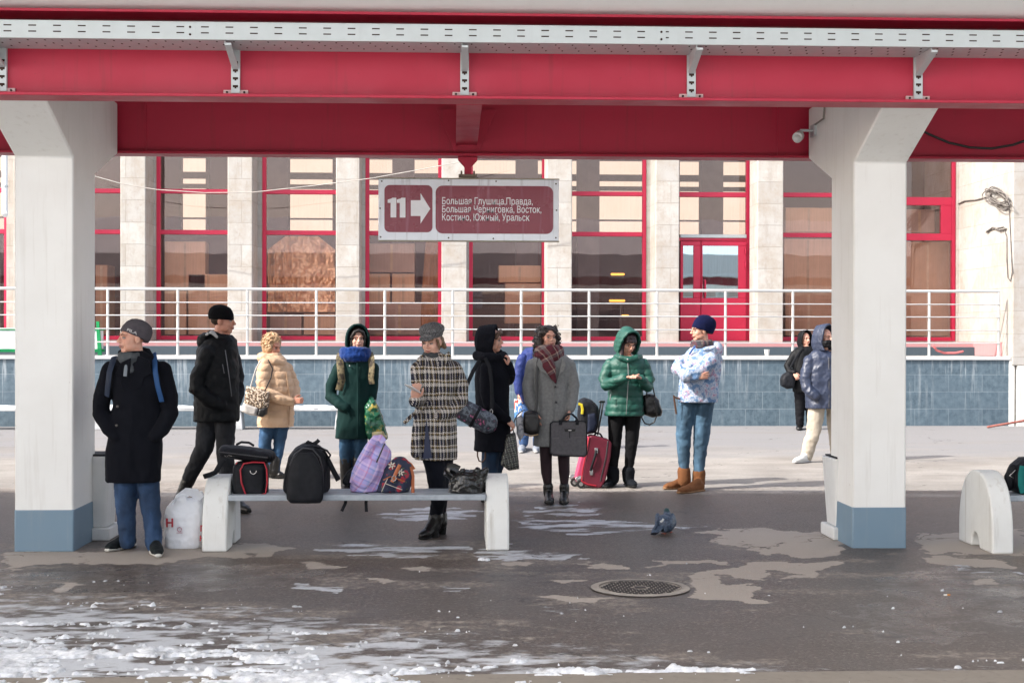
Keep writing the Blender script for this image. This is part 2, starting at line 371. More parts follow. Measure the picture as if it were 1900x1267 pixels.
farfade = np.clip((pts[:, 1] - 14.0 + (fbm(np.c_[pts[:, 0] * .8, pts[:, 1] * 2.5, pts[:, 2]], 4, 5) - .5) * 3) / 1.6, 0, 1)
dry = np.maximum(dry, farfade)
lightish = np.clip((fbm(np.c_[pts[:, 0] * 1.3, pts[:, 1] * 3.2, pts[:, 2]], 5, 77) - .48) * 3.0, 0, .42) * (ppy > 1000)
dry = np.maximum(dry, lightish)
gloss = np.zeros(nx * ny)
for pl in ([(1600,1060),(1800,1052),(1900,1066),(1900,1160),(1740,1160),(1620,1110)], [(0,1062),(130,1052),(300,1052),(420,1046),(620,1054),(500,1090),(240,1100),(0,1086)], [(1560,1120),(1700,1125),(1800,1180),(1640,1190)]):
    gloss[inpoly(ppx + wx * 2, ppy + wy * 2, pl) & near] = 1
gz = (fbm(np.c_[pts[:, :2] * 1.2, pts[:, 2]], 3, 13) - .5) * .012 * (pts[:, 1] < 24)
me = bpy.data.meshes.new('ground')
idx = np.arange(nx * ny).reshape(ny, nx)
fa = np.stack([idx[:-1, :-1], idx[:-1, 1:], idx[1:, 1:], idx[1:, :-1]], -1).reshape(-1, 4)
me.vertices.add(nx * ny); me.vertices.foreach_set('co', np.c_[pts[:, :2], gz].ravel())
me.loops.add(fa.size); me.loops.foreach_set('vertex_index', fa.ravel().astype(np.int32))
me.polygons.add(len(fa)); me.polygons.foreach_set('loop_start', np.arange(0, fa.size, 4, dtype=np.int32)); me.update(calc_edges=True)
at = me.color_attributes.new('stain', 'FLOAT_COLOR', 'POINT'); at.data.foreach_set('color', np.c_[dry, slush, gloss, farfade].ravel())
me.shade_smooth()
m = NT('asphalt'); v = m.coord()
ca = m.n('ShaderNodeVertexColor', layer_name='stain'); s3 = m.n('ShaderNodeSeparateColor'); m.l(ca.outputs[0], s3.inputs[0])
g1 = m.noise(v, 190, 3, .7); g2 = m.noise(v, 1.6, 6, .6); g3 = m.noise(v, 26, 5, .65); g4 = m.noise(m.coord(scale=(1, 1.5, 1)), .7, 7, .65)
wetc = m.mix(m.ramp(g1, [(.35, (0,) * 3), (.75, (1,) * 3)]), (.056, .043, .035), (.132, .105, .086))
vg = m.n('ShaderNodeTexVoronoi', feature='F1'); m.l(v, vg.inputs['Vector']); vg.inputs['Scale'].default_value = 75; grit = m.sep(vg.outputs['Color'])[0]
wetc = m.mix(m.ramp(m.noise(v, 55, 4, .75), [(.42, (0,) * 3), (.7, (.55,) * 3)]), wetc, (.18, .152, .132)); wetc = m.mix(m.ramp(grit, [(.80, (0,) * 3), (.98, (.6,) * 3)]), wetc, (.24, .21, .185)); wetc = m.mix(m.ramp(grit, [(.02, (.5,) * 3), (.2, (0,) * 3)]), wetc, (.03, .025, .022))
dryc0 = (.36, .315, .275); wetc = m.mix(m.ramp(g2, [(.42, (0,) * 3), (.66, (.6,) * 3)]), wetc, (.105, .092, .082))
dryc = m.mix(m.ramp(g1, [(.3, (0,) * 3), (.75, (1,) * 3)]), (.36, .315, .275), (.47, .42, .37))
yy = m.sep(v)[1]; yr = m.math('ADD', yy, m.math('MULTIPLY', m.math('SUBTRACT', m.noise(m.coord(scale=(.35, 1, 1)), 1.0, 5), .5), 7.0)); yb_ = m.ramp(m.math('DIVIDE', yr, 40.0), [(.46, (0,) * 3), (.52, (1,) * 3)])
farc = m.mix(m.ramp(g4, [(.38, (0,) * 3), (.62, (1,) * 3)]), (.225, .205, .185), (.33, .308, .28))
farc = m.mix(yb_, farc, (.225, .222, .225)); farc = m.mix(m.ramp(m.noise(v, 30, 4, .7), [(.35, (.35,) * 3), (.6, (0,) * 3)]), farc, (.16, .15, .14))
farc = m.mix(m.ramp(m.noise(m.coord(scale=(.2, .9, 1)), 1.0, 6, .65), [(.54, (0,) * 3), (.68, (.6,) * 3)]), farc, (.20, .18, .165))
dryc = m.mix(ca.outputs['Alpha'], dryc, farc)
df = m.math('ADD', s3.outputs[0], m.math('MULTIPLY', m.math('SUBTRACT', m.noise(v, 16, 9, .72), .5), 1.7)); df = m.ramp(df, [(.30, (0,) * 3), (.78, (1,) * 3)])
c = m.mix(df, wetc, dryc)
sl = m.math('ADD', s3.outputs[1], m.math('MULTIPLY', m.math('SUBTRACT', m.noise(m.coord(scale=(1, 1.8, 1)), 15, 9, .78), .5), 1.9))
sl = m.ramp(sl, [(.30, (0,) * 3), (.95, (.85,) * 3)])
c = m.mix(sl, c, (.60, .625, .66))
rg = m.mix(df, (.42,) * 3, (.95,) * 3); rg = m.mix(m.math('MULTIPLY', s3.outputs[2], m.ramp(m.noise(v, 3.5, 6, .65), [(.38, (0,) * 3), (.62, (1,) * 3)])), rg, (.20,) * 3); rg = m.mix(sl, rg, (.55,) * 3)
vor = m.n('ShaderNodeTexVoronoi', feature='DISTANCE_TO_EDGE'); m.l(m.coord(scale=(.55, 1.1, 1)), vor.inputs['Vector']); vor.inputs['Scale'].default_value = .8
wv = m.n('ShaderNodeVectorMath', operation='ADD'); nz = m.n('ShaderNodeTexNoise'); m.l(v, nz.inputs[0]); nz.inputs['Scale'].default_value = 1.7; nz.inputs['Detail'].default_value = 6
m.l(nz.outputs['Color'], wv.inputs[1]); m.l(m.coord(scale=(.55, 1.1, 1)), wv.inputs[0]); m.l(wv.outputs[0], vor.inputs['Vector'])
ck = m.ramp(vor.outputs['Distance'], [(0, (.8,) * 3), (.010, (0,) * 3)])
c = m.mix(m.mix(m.ramp(g2, [(.5, (0,) * 3), (.56, (1,) * 3)]), (0, 0, 0), ck), c, (.03, .026, .024))
m.set(Base_Color=c, Roughness=rg, Specular_IOR_Level=.25)
m.bump(m.math('ADD', m.math('MULTIPLY', g1, .5), m.math('ADD', m.math('MULTIPLY', g3, .8), m.math('MULTIPLY', sl, .9))), .45, .012)
me.materials.append(m.m)
ground = bpy.data.objects.new('ground', me); COL.objects.link(ground); ground['kind'] = 'structure'

# kerb along the near edge and the road below it
KERB = paint_mat('kerb_concrete', (.24, .21, .175), (.10, .085, .07), .8, 8, .5)
kb = MB().box(-30, 30, 6.62, 6.90, -.2, .004); k = mesh('kerb', kb, KERB, bevel=.012); k['kind'] = 'structure'
rb = MB().box(-200, 200, -80, 6.62, -.5, -.13); r = mesh('road', rb, mat('road_bounce_pale', (.62, .61, .60), (.42, .41, .40), rough=.6, scale=2, bump=.4)); r['kind'] = 'structure'  # unseen road, made pale to bounce fill light under the canopy

# ------------------------------------------------------------------ snow lying on the platform edge
def snowfield():
    xs = np.arange(-3.4, 3.6, .011); ys = np.arange(6.64, 10.4, .014)
    xx, yy = np.meshgrid(xs, ys); p = np.stack([xx.ravel(), yy.ravel(), np.zeros(xx.size)], 1)
    c = (p - np.array(CAM)) @ np.array(R3I).T
    px = PW / 2 + F_PX * c[:, 0] / -c[:, 2]; py = PH / 2 - F_PX * c[:, 1] / -c[:, 2]
    ed = np.interp(px, [-300, 0, 300, 700, 1000, 1250, 1450, 1900, 2300], [1085, 1105, 1130, 1155, 1195, 1225, 1240, 1240, 1240])
    d = np.clip((py - ed) / 150, -.4, 1) * np.interp(px, [0, 700, 1000, 1300, 1900], [1, .95, .75, .5, .4])
    z0 = p[:, 2]
    big = fbm(np.c_[p[:, 0] * 2.2, p[:, 1] * 6.5, z0], 4, 61); mid = fbm(np.c_[p[:, 0] * 12, p[:, 1] * 20, z0], 5, 62); fine = fbm(np.c_[p[:, 0] * 38, p[:, 1] * 46, z0], 3, 63)
    t = d * .80 + (big - .5) * 1.5 + (mid - .5) * 1.0 + (fine - .5) * .5
    rim = np.exp(-((p[:, 1] - 6.92) / .045) ** 2) * np.clip((fbm(np.c_[p[:, 0] * 1.7, p[:, 1] * 1.5, z0], 3, 91) - .40) * 4.5, 0, 1) * np.interp(px, [0, 420, 560, 900, 1000, 1450, 1560, 1700, 1900], [.1, .3, .8, .4, .9, .95, .2, .5, .5])
    post = np.exp(-(((px - 925) / 40) ** 2 + ((py - 1026) / 9) ** 2)) + np.exp(-(((px - 1655) / 14) ** 2 + ((py - 1021) / 4) ** 2)) * 1.4
    crumb = np.clip(fbm(np.c_[p[:, 0] * 13, p[:, 1] * 21, z0], 3, 65) + (fine - .5) * .45 - .80, 0, 1) * np.interp(py, [1030, 1070, 1130, 1260], [.0, .3, .8, 1.0]) * np.interp(px, [0, 800, 1300, 1900], [1, .7, .35, .45])
    nearsnow = np.clip((t - .08) * 2.2, 0, 1)
    h = np.clip(t - .57, 0, .5) * .024 * (.55 + .9 * mid) + np.clip(rim * .85 + (mid - .5) * 2.2 - .46, 0, 1) * .030 * (rim > .03) + crumb * .10 * nearsnow + np.clip(post + (mid - .5) * 1.8 - .18, 0, 1) * (post > .06) * .028
    h = np.where(h > .0010, h * (.3 + 1.5 * fine) + .0012, -1)
    return p, h, xx.shape
p, h, shp = snowfield(); ny2, nx2 = shp
hh = h.reshape(shp); keep = (hh > .0015)
ids = np.arange(ny2 * nx2).reshape(shp)
cell = keep[:-1, :-1] | keep[:-1, 1:] | keep[1:, 1:] | keep[1:, :-1]
cells = np.stack([ids[:-1, :-1], ids[:-1, 1:], ids[1:, 1:], ids[1:, :-1]], -1)[cell]
used, inv = np.unique(cells, return_inverse=True); inv = inv.reshape(-1, 4)
zz = np.maximum(h[used], -.012); zz = np.where(keep.ravel()[used], zz + .0045, -.012)
jit = (np.random.default_rng(4).random((len(used), 2)) - .5) * .007
sm = bpy.data.meshes.new('snow'); sm.from_pydata(np.c_[p[used, :2] + jit, zz].tolist(), [], inv.tolist()); sm.update(); sm.shade_smooth()
m = NT('snow'); v = m.coord(); n = m.noise(v, 9, 6, .7)
m.set(Base_Color=m.ramp(n, [(.30, (.30, .30, .31)), (.46, (.60, .62, .65)), (.62, (.84, .86, .89))]), Roughness=.6, Subsurface_Weight=.15, Subsurface_Radius=(.02, .02, .025))
m.bump(m.noise(v, 160, 4, .7), .5, .006); SNOW = m.m; sm.materials.append(SNOW)
so = bpy.data.objects.new('snow', sm); COL.objects.link(so); so['kind'] = 'stuff'; so['label'] = 'trodden snow and slush along the near edge of the asphalt'

# ------------------------------------------------------------------ canopy
YF = 10.9                                               # front face of the columns
canopy = thing('platform_canopy', 'red steel canopy beams under a pale roof on white forked columns', 'canopy', (0, YF, 0))
rf = MB(); rf.prism([(12.71, 3.86), (9.9, 3.86), (3.4, 5.75), (3.4, 5.95), (9.9, 4.06), (12.71, 4.06)], 'x', -26, 26)
roof = mesh('roof', rf, ROOFW, canopy)
mesh('reflection_fascia', MB().prism([(12.72, 4.05), (12.72, 3.50), (12.74, 3.44), (12.80, 3.40), (12.82, 3.43), (12.80, 3.52), (12.80, 4.12)], 'x', -26, 26), WHITE, canopy)  # added out of view; hides the red beam from the mirroring windows
Zf = 3.285                                              # underside of the front beam
b1 = MB().box(-26, 26, 9.90, 10.15, Zf, Zf + .022).box(-26, 26, 10.015, 10.035, Zf + .022, 3.82).box(-26, 26, 9.76, 10.29, 3.83, 3.85)
mesh('beam', b1, RED, canopy, bevel=.004)
b2 = MB().box(-26, 26, 12.30, 12.52, 3.19, 3.212).box(-26, 26, 12.40, 12.42, 3.212, 3.80).box(-26, 26, 12.30, 12.52, 3.80, 3.83)
mesh('beam', b2, RED, canopy, bevel=.004)
def wld(px): return MB().box(X(px, 12.3), X(px, 12.3) + .02, 12.39, 12.40, 3.212, 3.80)
for px in (262, 1446): mesh('stiffener', wld(px), RED, canopy)
cbx = X(868, 11.2, 240)
cb = MB().box(cbx - .092, cbx + .092, 10.152, 12.298, 3.283, 3.303).box(cbx - .01, cbx + .01, 10.152, 12.298, 3.303, 3.8)
mesh('cross_beam', cb, RED, canopy, bevel=.003)
gs = MB()
for s in (-1, 1): gs.prism([(cbx + s * .094, 3.215), (cbx + s * .26, 3.60), (cbx + s * .094, 3.60)], 'y', 12.36, 12.372)
mesh('gusset_plate', gs, RED, canopy)
def column(pl, pr):
    x0, x1 = X(pl, YF, 1010), X(pr, YF, 1010)
    yb = YF + .65
    prof = [(YF, .30), (YF, 2.985), (YF - .745, 3.30), (YF - .745, 3.45), (YF - .6, 3.62), (yb + .76, 3.62), (yb + .76, 3.185), (yb, 2.925), (yb, .30)]
    c = mesh('column', MB().prism(prof, 'x', x0, x1), WHITE, canopy, bevel=.014)
    mesh('painted_base', MB().box(x0 - .003, x1 + .003, YF - .003, yb + .003, -.02, .318), BLUEG, c, bevel=.012)
    return x0, x1
column(27, 136.5); cr0, cr1 = column(1582, 1681)

# cable tray on brackets along the front beam
tray = thing('cable_tray', 'perforated galvanised cable tray running along the red beam', 'cable tray', (0, 9.8, 3.6))
tz0, tz1, ty = 3.625, 3.735, 9.64
tb = MB()
tb.box(-9, 9, ty, 10.01, tz0 - .002, tz0); tb.box(-9, 9, ty - .0015, ty, tz0 - .002, tz1); tb.box(-9, 9, ty - .004, ty + .02, tz1, tz1 + .006)
tb.use(1)
xs0 = X(14, ty, 60)
for k in range(-25, 70):
    x = xs0 + k * .1635
    for z in (tz0 + .042, tz0 + .082): tb.box(x - .026, x + .026, ty - .003, ty - .001, z - .004, z + .004)
for k in range(-50, 140):
    for j in range(3):
        x = xs0 + k * .1148 + j * .03; tb.box(x - .005, x + .005, ty + .05 + j * .1, ty + .075 + j * .1, tz0 - .0035, tz0 - .002)
mesh('tray_channel', tb, [GALV, DARK], tray)
for px in (353, 1227):
    x = X(px, ty, 60); sp = MB().box(x - .03, x + .03, ty - .0045, ty - .002, tz0 + .004, tz1 - .002)
    sp.use(1)
    for z in (tz0 + .03, tz0 + .08): sp.tube([(x, ty - .009, z), (x, ty - .003, z)], .008, 8, False)
    mesh('joint_plate', sp, [GALV, DARK], tray)
br0 = None
for i, px in enumerate((5, 437.5, 862, 1282.5, 1703)):
    x = X(px, 10.0, 130); o = Vector((x, 10.0, 3.3))
    if br0 is None:
        bx = x
        a = MB().box(x - .03, x + .03, 9.985, 10.012, Zf + .04, 3.622); a.use(1)
        for z in (3.375, 3.43, 3.485, 3.54): a.box(x - .018, x + .018, 9.983, 9.9855, z - .012, z + .004).box(x - .006, x + .006, 9.982, 9.9845, z - .02, z - .008)
        a1 = mesh('bracket_upright', a, [GALV, DARK], tray)
        b = MB().prism([(9.985, 3.50), (9.985, 3.62), (ty + .01, 3.62), (ty + .01, 3.60)], 'x', x - .022, x - .018).prism([(9.985, 3.49), (9.985, 3.505), (ty + .01, 3.605), (ty + .01, 3.59)], 'x', x - .022, x + .022)
        a2 = mesh('bracket_arm', b, GALV, tray)
        c = MB().box(x - .085, x + .085, 9.995, 10.012, Zf + .028, Zf + .062); c.use(1)
        for s in (-.06, .06): c.tube([(x + s, 9.985, Zf + .046), (x + s, 9.997, Zf + .046)], .008, 8, False)
        a3 = mesh('bracket_foot', c, [paint_mat('faded_plate', (.62, .42, .42), (.5, .2, .22), .5, 20), DARK], tray, bevel=.002)
        br0 = (a1, a2, a3)
    else:
        for q in br0:
            d = q.copy(); COL.objects.link(d); d.parent = tray; d.location.x += x - bx; LOC[d.name] = LOC[tray.name]

# hanging sign
YS = 12.36
sg = thing('hanging_sign', 'white framed maroon direction sign with number 11, arrow and town names', 'sign', (X(868, YS), YS, Z(447, YS)))
xl, xr, zt, zb = X(702, YS, 390), X(1037, YS, 390), Z(333, YS), Z(447, YS)
SW = paint_mat('sign_white', (.84, .89, .95), (.22, .20, .20), .3, 5, .5); SM = paint_mat('sign_maroon', (.235, .030, .052), (.40, .19, .26), .22, 3, .55)
mesh('sign_board', MB().box(xl, xr, YS, YS + .045, zb, zt), SW, sg, bevel=.006)
rim = MB().box(xl - .004, xr + .004, YS - .004, YS + .05, zt, zt + .008).box(xl - .004, xr + .004, YS - .004, YS + .05, zb - .008, zb)
mesh('edge_trim', rim, mat('worn_trim', (.33, .29, .20), rough=.5), sg)
mesh('arrow_panel', MB().prism(rrect(X(713, YS), X(802, YS), Z(432, YS), Z(345, YS), .045), 'y', YS - .004, YS - .001), SM, sg)
mesh('name_panel', MB().prism(rrect(X(808, YS), X(1026, YS), Z(434, YS), Z(345.5, YS), .06), 'y', YS - .004, YS - .001), SM, sg)
LET = mat('sign_lettering', (.86, .87, .90), (.78, .79, .82), rough=.4, bump=0)
for t, px0, px1, py in (("Большая Глушица,Правда,", 820, 988, 381), ("Большая Черниговка, Восток,", 820, 1004, 396), ("Костино, Южный, Уральск", 820, 982, 411)):
    mesh('lettering', text_mb(t, .083, (X(px0, YS), YS - .006, Z(py - 1, YS)), depth=.003, width=X(px1, YS) - X(px0, YS), bold=.004), LET, sg)
def one(px):
    q = lambda a, b: (X(px + a, YS), Z(b, YS))
    return [q(0, 372), q(7, 370), q(8.5, 368.5), q(16, 368.5), q(16, 405), q(5.5, 405), q(5.5, 378), q(0, 378)]
mesh('numeral', MB().prism(one(719), 'y', YS - .0075, YS - .0045).prism(one(736), 'y', YS - .0075, YS - .0045), LET, sg)
ar = [(762, 373), (780, 373), (780, 360), (798, 388.5), (780, 416), (780, 402), (762, 402)]
mesh('arrow', MB().prism([(X(a, YS), Z(b, YS)) for a, b in ar], 'y', YS - .0075, YS - .0045), LET, sg)
hx = X(868, YS, 310)
mesh('hanger', MB().prism([(hx - .085, 3.188), (hx + .085, 3.188), (hx + .085, 3.16), (hx + .03, 3.10), (hx + .03, 3.035), (hx - .03, 3.035), (hx - .03, 3.10), (hx - .085, 3.16)], 'y', YS + .01, YS + .04), RED, sg, bevel=.003)
fl = MB().box(hx - .08, hx + .08, YS - .03, YS + .08, 3.012, 3.034).box(hx - .06, hx + .06, YS - .02, YS + .07, zt + .008, 3.012)
for s in (-.055, .055): fl.tube([(hx + s, YS + .02, 3.03), (hx + s, YS + .02, 3.06)], .009, 8)
mesh('flange', fl, mat('old_bolts', (.20, .16, .12), rough=.5, metal=.5), sg, bevel=.004)
for px, py in ((708, 338), (1031, 341), (706, 441), (1031, 441), (832, 336), (920, 337), (832, 442), (915, 443), (705, 388), (1032, 390)): mesh('screw', MB().tube([(X(px, YS), YS - .004, Z(py, YS)), (X(px, YS), YS, Z(py, YS))], .007, 8, False), DARK, sg)

# security camera and slack cable
cv = P(1481, 256, 12.05); ct = thing('security_camera', 'small white security camera on the left side of the right column head', 'camera', cv)
ax = Vector((-.35, -.9, -.25)).normalized()
bd = MB().tube([cv - ax * .09, cv + ax * .05], .038, 16, True); mesh('camera_body', bd, mat('cam_white', (.7, .72, .7), rough=.35), ct, smooth=40)
mesh('sunshade', MB().tube([cv - ax * .07 + Vector((0, 0, .012)), cv + ax * .065 + Vector((0, 0, .012))], .042, 16, False), mat('cam_white', (.7, .72, .7)), ct, smooth=40)
mesh('lens', MB().tube([cv + ax * .06, cv + ax * .07], .026, 16, False), mat('lens_black', (.01, .01, .015), rough=.1, bump=0), ct, smooth=40)
e = Vector((cr0 - .002, 12.1, cv.z + .07))
mesh('mount_arm', MB().tube([cv - ax * .05, cv - ax * .05 + Vector((.02, .02, .06)), e], .013, 8).box(cr0 - .02, cr0 - .001, 12.03, 12.17, e.z - .05, e.z + .05), GALV, ct, smooth=40)
mesh('conduit', MB().tube([e + Vector((-.01, 0, .04)), (cr0 - .015, 11.75, 3.45), (cr0 - .015, 11.7, 3.6)], .008, 8), mat('grey_conduit', (.30, .28, .25)), ct, smooth=40)
YC = 12.25
cw = thing('slack_cable', 'black cable sagging in front of the red beam right of the right column', 'cable', P(1830, 275, YC))
mesh('cable_run', MB().tube([P(x, y, YC) for x, y in ((1690, 232), (1725, 250), (1760, 265), (1800, 274), (1840, 276), (1880, 269), (1920, 255), (1960, 238))], .011, 8), mat('black_rubber', (.02, .02, .02), rough=.5), cw, smooth=60)

# ------------------------------------------------------------------ terrace wall, railing
YW = 25.5
TX1 = X(1872, YW, 700)
tw = thing('terrace_wall', 'low terrace wall clad in blue grey stone below the station', 'wall', (0, YW, 0))
mesh('stone_cladding', MB().box(-26, TX1, YW, YW + .3, -.05, 1.19), GRAN, tw)
mesh('ledge', MB().box(-26, TX1 + .03, YW - .04, YW + .4, 1.192, 1.255), paint_mat('ledge_concrete', (.44, .46, .47), (.35, .36, .36), .7, 5, .2), tw, bevel=.01)
dk = MB().box(-26, TX1, YW + .4, 36, 1.0, 1.25); d = mesh('terrace_deck', dk, mat('deck_concrete', (.35, .34, .33), rough=.8)); d['kind'] = 'structure'
cp = MB().box(TX1, TX1 + .10, YW - .02, YW + .28, -.05, 1.26); mesh('corner_post', cp, WHITE, tw, bevel=.01)
rl = thing('terrace_railing', 'polished steel railing with thin rails along the terrace edge', 'railing', (0, YW + .08, 1.255))
YR = YW + .08; p0 = None
for px in [200 - 126.8 * k for k in (3, 2, 1)] + [200, 330, 459, 587, 714, 840, 967, 1093, 1219, 1346, 1471, 1598, 1724, 1853]:
    x = X(px, YR, 600)
    if p0 is None:
        p0 = mesh('post', MB().tube([(x, YR, 1.25), (x, YR, 2.43)], .025, 14, False).tube([(x, YR, 1.256), (x, YR, 1.268)], .05, 14, False), STEEL, rl, smooth=40); px0 = x
    else:
        q = p0.copy(); COL.objects.link(q); q.parent = rl; q.location.x = x - px0; LOC[q.name] = LOC[rl.name]
x1 = X(1853, YR, 600)
for z, r in ((2.445, .027), (2.205, .0105), (1.975, .0105), (1.735, .0105), (1.50, .0105)):
    mesh('rail', MB().tube([(-26, YR - (.0 if r > .02 else .03), z), (x1, YR - (.0 if r > .02 else .03), z)], r, 12, True), STEEL, rl, smooth=40)

# ------------------------------------------------------------------ station building
YB, YP = 28.3, 27.4                                       # window plane, pilaster fronts
st = thing('station_building', 'pale limestone station front with red framed bronze windows', 'building', (0, YB, 1.25))
ZT = 7.2
spans = [(-122, 16), (98, 240), (291, 436), (487, 634), (678, 819.5), (870, 1012), (1052, 1198), (1249, 1390), (1440, 1584), (1632, 1771)]
XB0 = X(1872, 25.6, 500)                                   # left face of the projecting block
piers = [(25, 71), (223, 270), (422, 468), (623, 667), (819, 866), (1014, 1061), (1216, 1260), (1405, 1453), (1592, 1640)]
for a, b in piers:
    pl = MB().box(X(a, YP), X(b, YP), YP, YB - .14, 1.25, ZT)
    mesh('pilaster', pl, LIME, st, bevel=.015)
wl = MB(); edges = [(-26.0, X(spans[0][0], YB))]
for (a, b), (c, d_) in zip(spans, spans[1:]): edges.append((X(b, YB), X(c, YB)))
edges.append((X(spans[-1][1], YB), XB0 + .4))
ZS = 1.525
for a, b in edges: wl.box(a, b, YB - .14, YB + .3, 1.25, ZT)
wl.box(-26, XB0, YB - .10, YB + .26, 1.25, ZS); wl.box(-26, XB0 + .4, YB - .138, YB + .3, 6.0, ZT)
mesh('wall', wl, LIME, st)
mesh('plinth', MB().box(-26, XB0 - .002, YP - .16, YP + .6, 1.24, 1.415), paint_mat('dark_plinth_stone', (.040, .060, .078), (.09, .11, .12), .6, 6, .3), st, bevel=.01)
mesh('pink_band', MB().box(-26, XB0 - .002, YP - .08, YB - .15, 1.415, 1.505), PINK, st)
def bars(mb, x0, x1, y0, y1, zs): 
    for a, b in zs: mb.box(x0, x1, y0, y1, a, b)
for i, (a, b) in enumerate(spans):
    x0, x1 = X(a, YB), X(b, YB); f = MB(); y0, y1 = YB - .05, YB + .05; t = .075
    f.box(x0, x0 + t, y0, y1, ZS, 6.0).box(x1 - t, x1, y0, y1, ZS, 6.0).box(x0 + t, x1 - t, y0, y1, 5.92, 6.0)
    if i == 7: zs = [(Z(364, YB), Z(355, YB)), (Z(446, YB), Z(440, YB)), (ZS, ZS + .02)]
    elif i == 9: zs = [(Z(377, YB), Z(362, YB)), (Z(443, YB), Z(430, YB)), (ZS, ZS + .08)]
    else: zs = [(Z(363, YB), Z(355, YB)), (Z(438, YB), Z(430, YB)), (ZS, ZS + .08)]
    bars(f, x0 + t, x1 - t, y0 + .004, y1 - .004, zs)
    if i == 9: f.box(x1 - .30, x1 - t, y0 + .008, y1 - .008, Z(430, YB), Z(377, YB))
    wn = mesh('window', f, CRIM, st, bevel=.006)
    g0 = Z(440, YB) if i == 7 else ZS + .05
    mesh('pane', MB().quad((x0 + .03, YB, g0), (x1 - .03, YB, g0), (x1 - .03, YB, 5.95), (x0 + .03, YB, 5.95)), GLASS, wn)
# entrance door
xa, xm, xz = X(1261, YB), X(1299, YB), X(1383, YB); zd1 = Z(447, YB); yd0, yd1 = YB - .09, YB - .03
dr = MB()
def leaf(mb, x0, x1, gx0, gx1, gz0, gz1):
    mb.box(x0, x1, yd0, yd1, ZS, gz0).box(x0, x1, yd0, yd1, gz1, zd1).box(x0, gx0, yd0, yd1, gz0, gz1).box(gx1, x1, yd0, yd1, gz0, gz1)
gz0, gz1 = Z(552, YB), Z(455, YB)
leaf(dr, xa, xm - .006, X(1266, YB), X(1285, YB), gz0, gz1); leaf(dr, xm + .006, xz, X(1302, YB), X(1368, YB), gz0, gz1)
door = mesh('door', dr, CRIM, st, bevel=.008)
for a, b in ((1266, 1285), (1302, 1368)): mesh('pane', MB().quad((X(a, YB) - .01, YB - .06, gz0 - .01), (X(b, YB) + .01, YB - .06, gz0 - .01), (X(b, YB) + .01, YB - .06, gz1 + .01), (X(a, YB) - .01, YB - .06, gz1 + .01)), GLASSB, door)
hx = X(1306, YB)
mesh('handle', MB().tube([(hx, yd0, Z(519, YB)), (hx, yd0 - .06, Z(521, YB)), (hx, yd0 - .06, Z(549, YB)), (hx, yd0, Z(551, YB))], .018, 10), CRIM, door, smooth=60)
for a in (470, 496): mesh('hinge', MB().tube([(xz - .02, yd0 - .01, Z(a, YB)), (xz - .02, yd0 - .01, Z(a - 10, YB))], .02, 8), CRIM, door, smooth=60)
mesh('door_rail', MB().box(xa, xz, YB - .085, YB - .05, Z(440, YB), Z(434, YB)), GALV, st)
# projecting block on the right
pb = MB().box(XB0, 20, 25.42, YB + 2, 1.10, ZT)
mesh('projecting_wall', pb, LIME, st, bevel=.02)
mesh('block_base', MB().box(XB0 + .1, 20, 25.40, 27, -.05, 1.098), paint_mat('base_render', (.52, .52, .50), (.32, .31, .30), .8, 3, .3), st)
mesh('pink_band', MB().box(XB0 - .02, XB0 - .001, 25.9, YB - .15, 1.256, 1.52), PINK, st)
# hall behind the glass
HB = 33.5
hw = MB().box(-27, -26.8, YB + .3, HB, 1.2, 6.2).box(14, 14.2, YB + .3, HB, 1.2, 6.2).box(-27, 14.2, YB + .3, HB + .3, 6.2, 6.4).box(-27, 14.2, HB + .25, HB + .4, 1.2, 6.4)
mesh('hall_wall', hw, mat('hall_paint', (.155, .095, .098), (.10, .062, .066), rough=.8, scale=1), st)
mesh('hall_floor', MB().box(-26.8, 14, YB + .3, HB + .25, 1.252, 1.30), mat('hall_tiles', (.20, .16, .14), rough=.4), st)
PEACH = glow('sky_glow', (1.0, .93, .78), .33, (.95, .82, .66))  # glow stands in for bright sky showing in the upper panes
HF = mat('hall_frame', (.12, .085, .075), (.08, .06, .055), rough=.7)
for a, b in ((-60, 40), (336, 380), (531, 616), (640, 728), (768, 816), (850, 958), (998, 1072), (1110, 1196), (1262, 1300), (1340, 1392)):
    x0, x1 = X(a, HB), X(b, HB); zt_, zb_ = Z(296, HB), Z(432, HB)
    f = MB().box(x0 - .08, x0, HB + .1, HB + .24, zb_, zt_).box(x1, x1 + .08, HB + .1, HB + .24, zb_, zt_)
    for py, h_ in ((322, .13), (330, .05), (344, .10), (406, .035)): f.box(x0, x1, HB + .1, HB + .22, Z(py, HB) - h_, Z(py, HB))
    fo = mesh('sky_panel_frame', f, HF, st)
    mesh('sky_glow_pane', MB().quad((x0, HB + .24, zb_), (x1, HB + .24, zb_), (x1, HB + .24, zt_), (x0, HB + .24, zt_)), PEACH, fo)
for px in (515, 748, 977, 1091, 1320):
    x = X(px, 31.5); mesh('hall_column', MB().box(x - .24, x + .24, 31.4, 31.8, 1.3, 6.2), mat('hall_col', (.19, .165, .17), (.13, .115, .12), scale=3), st)
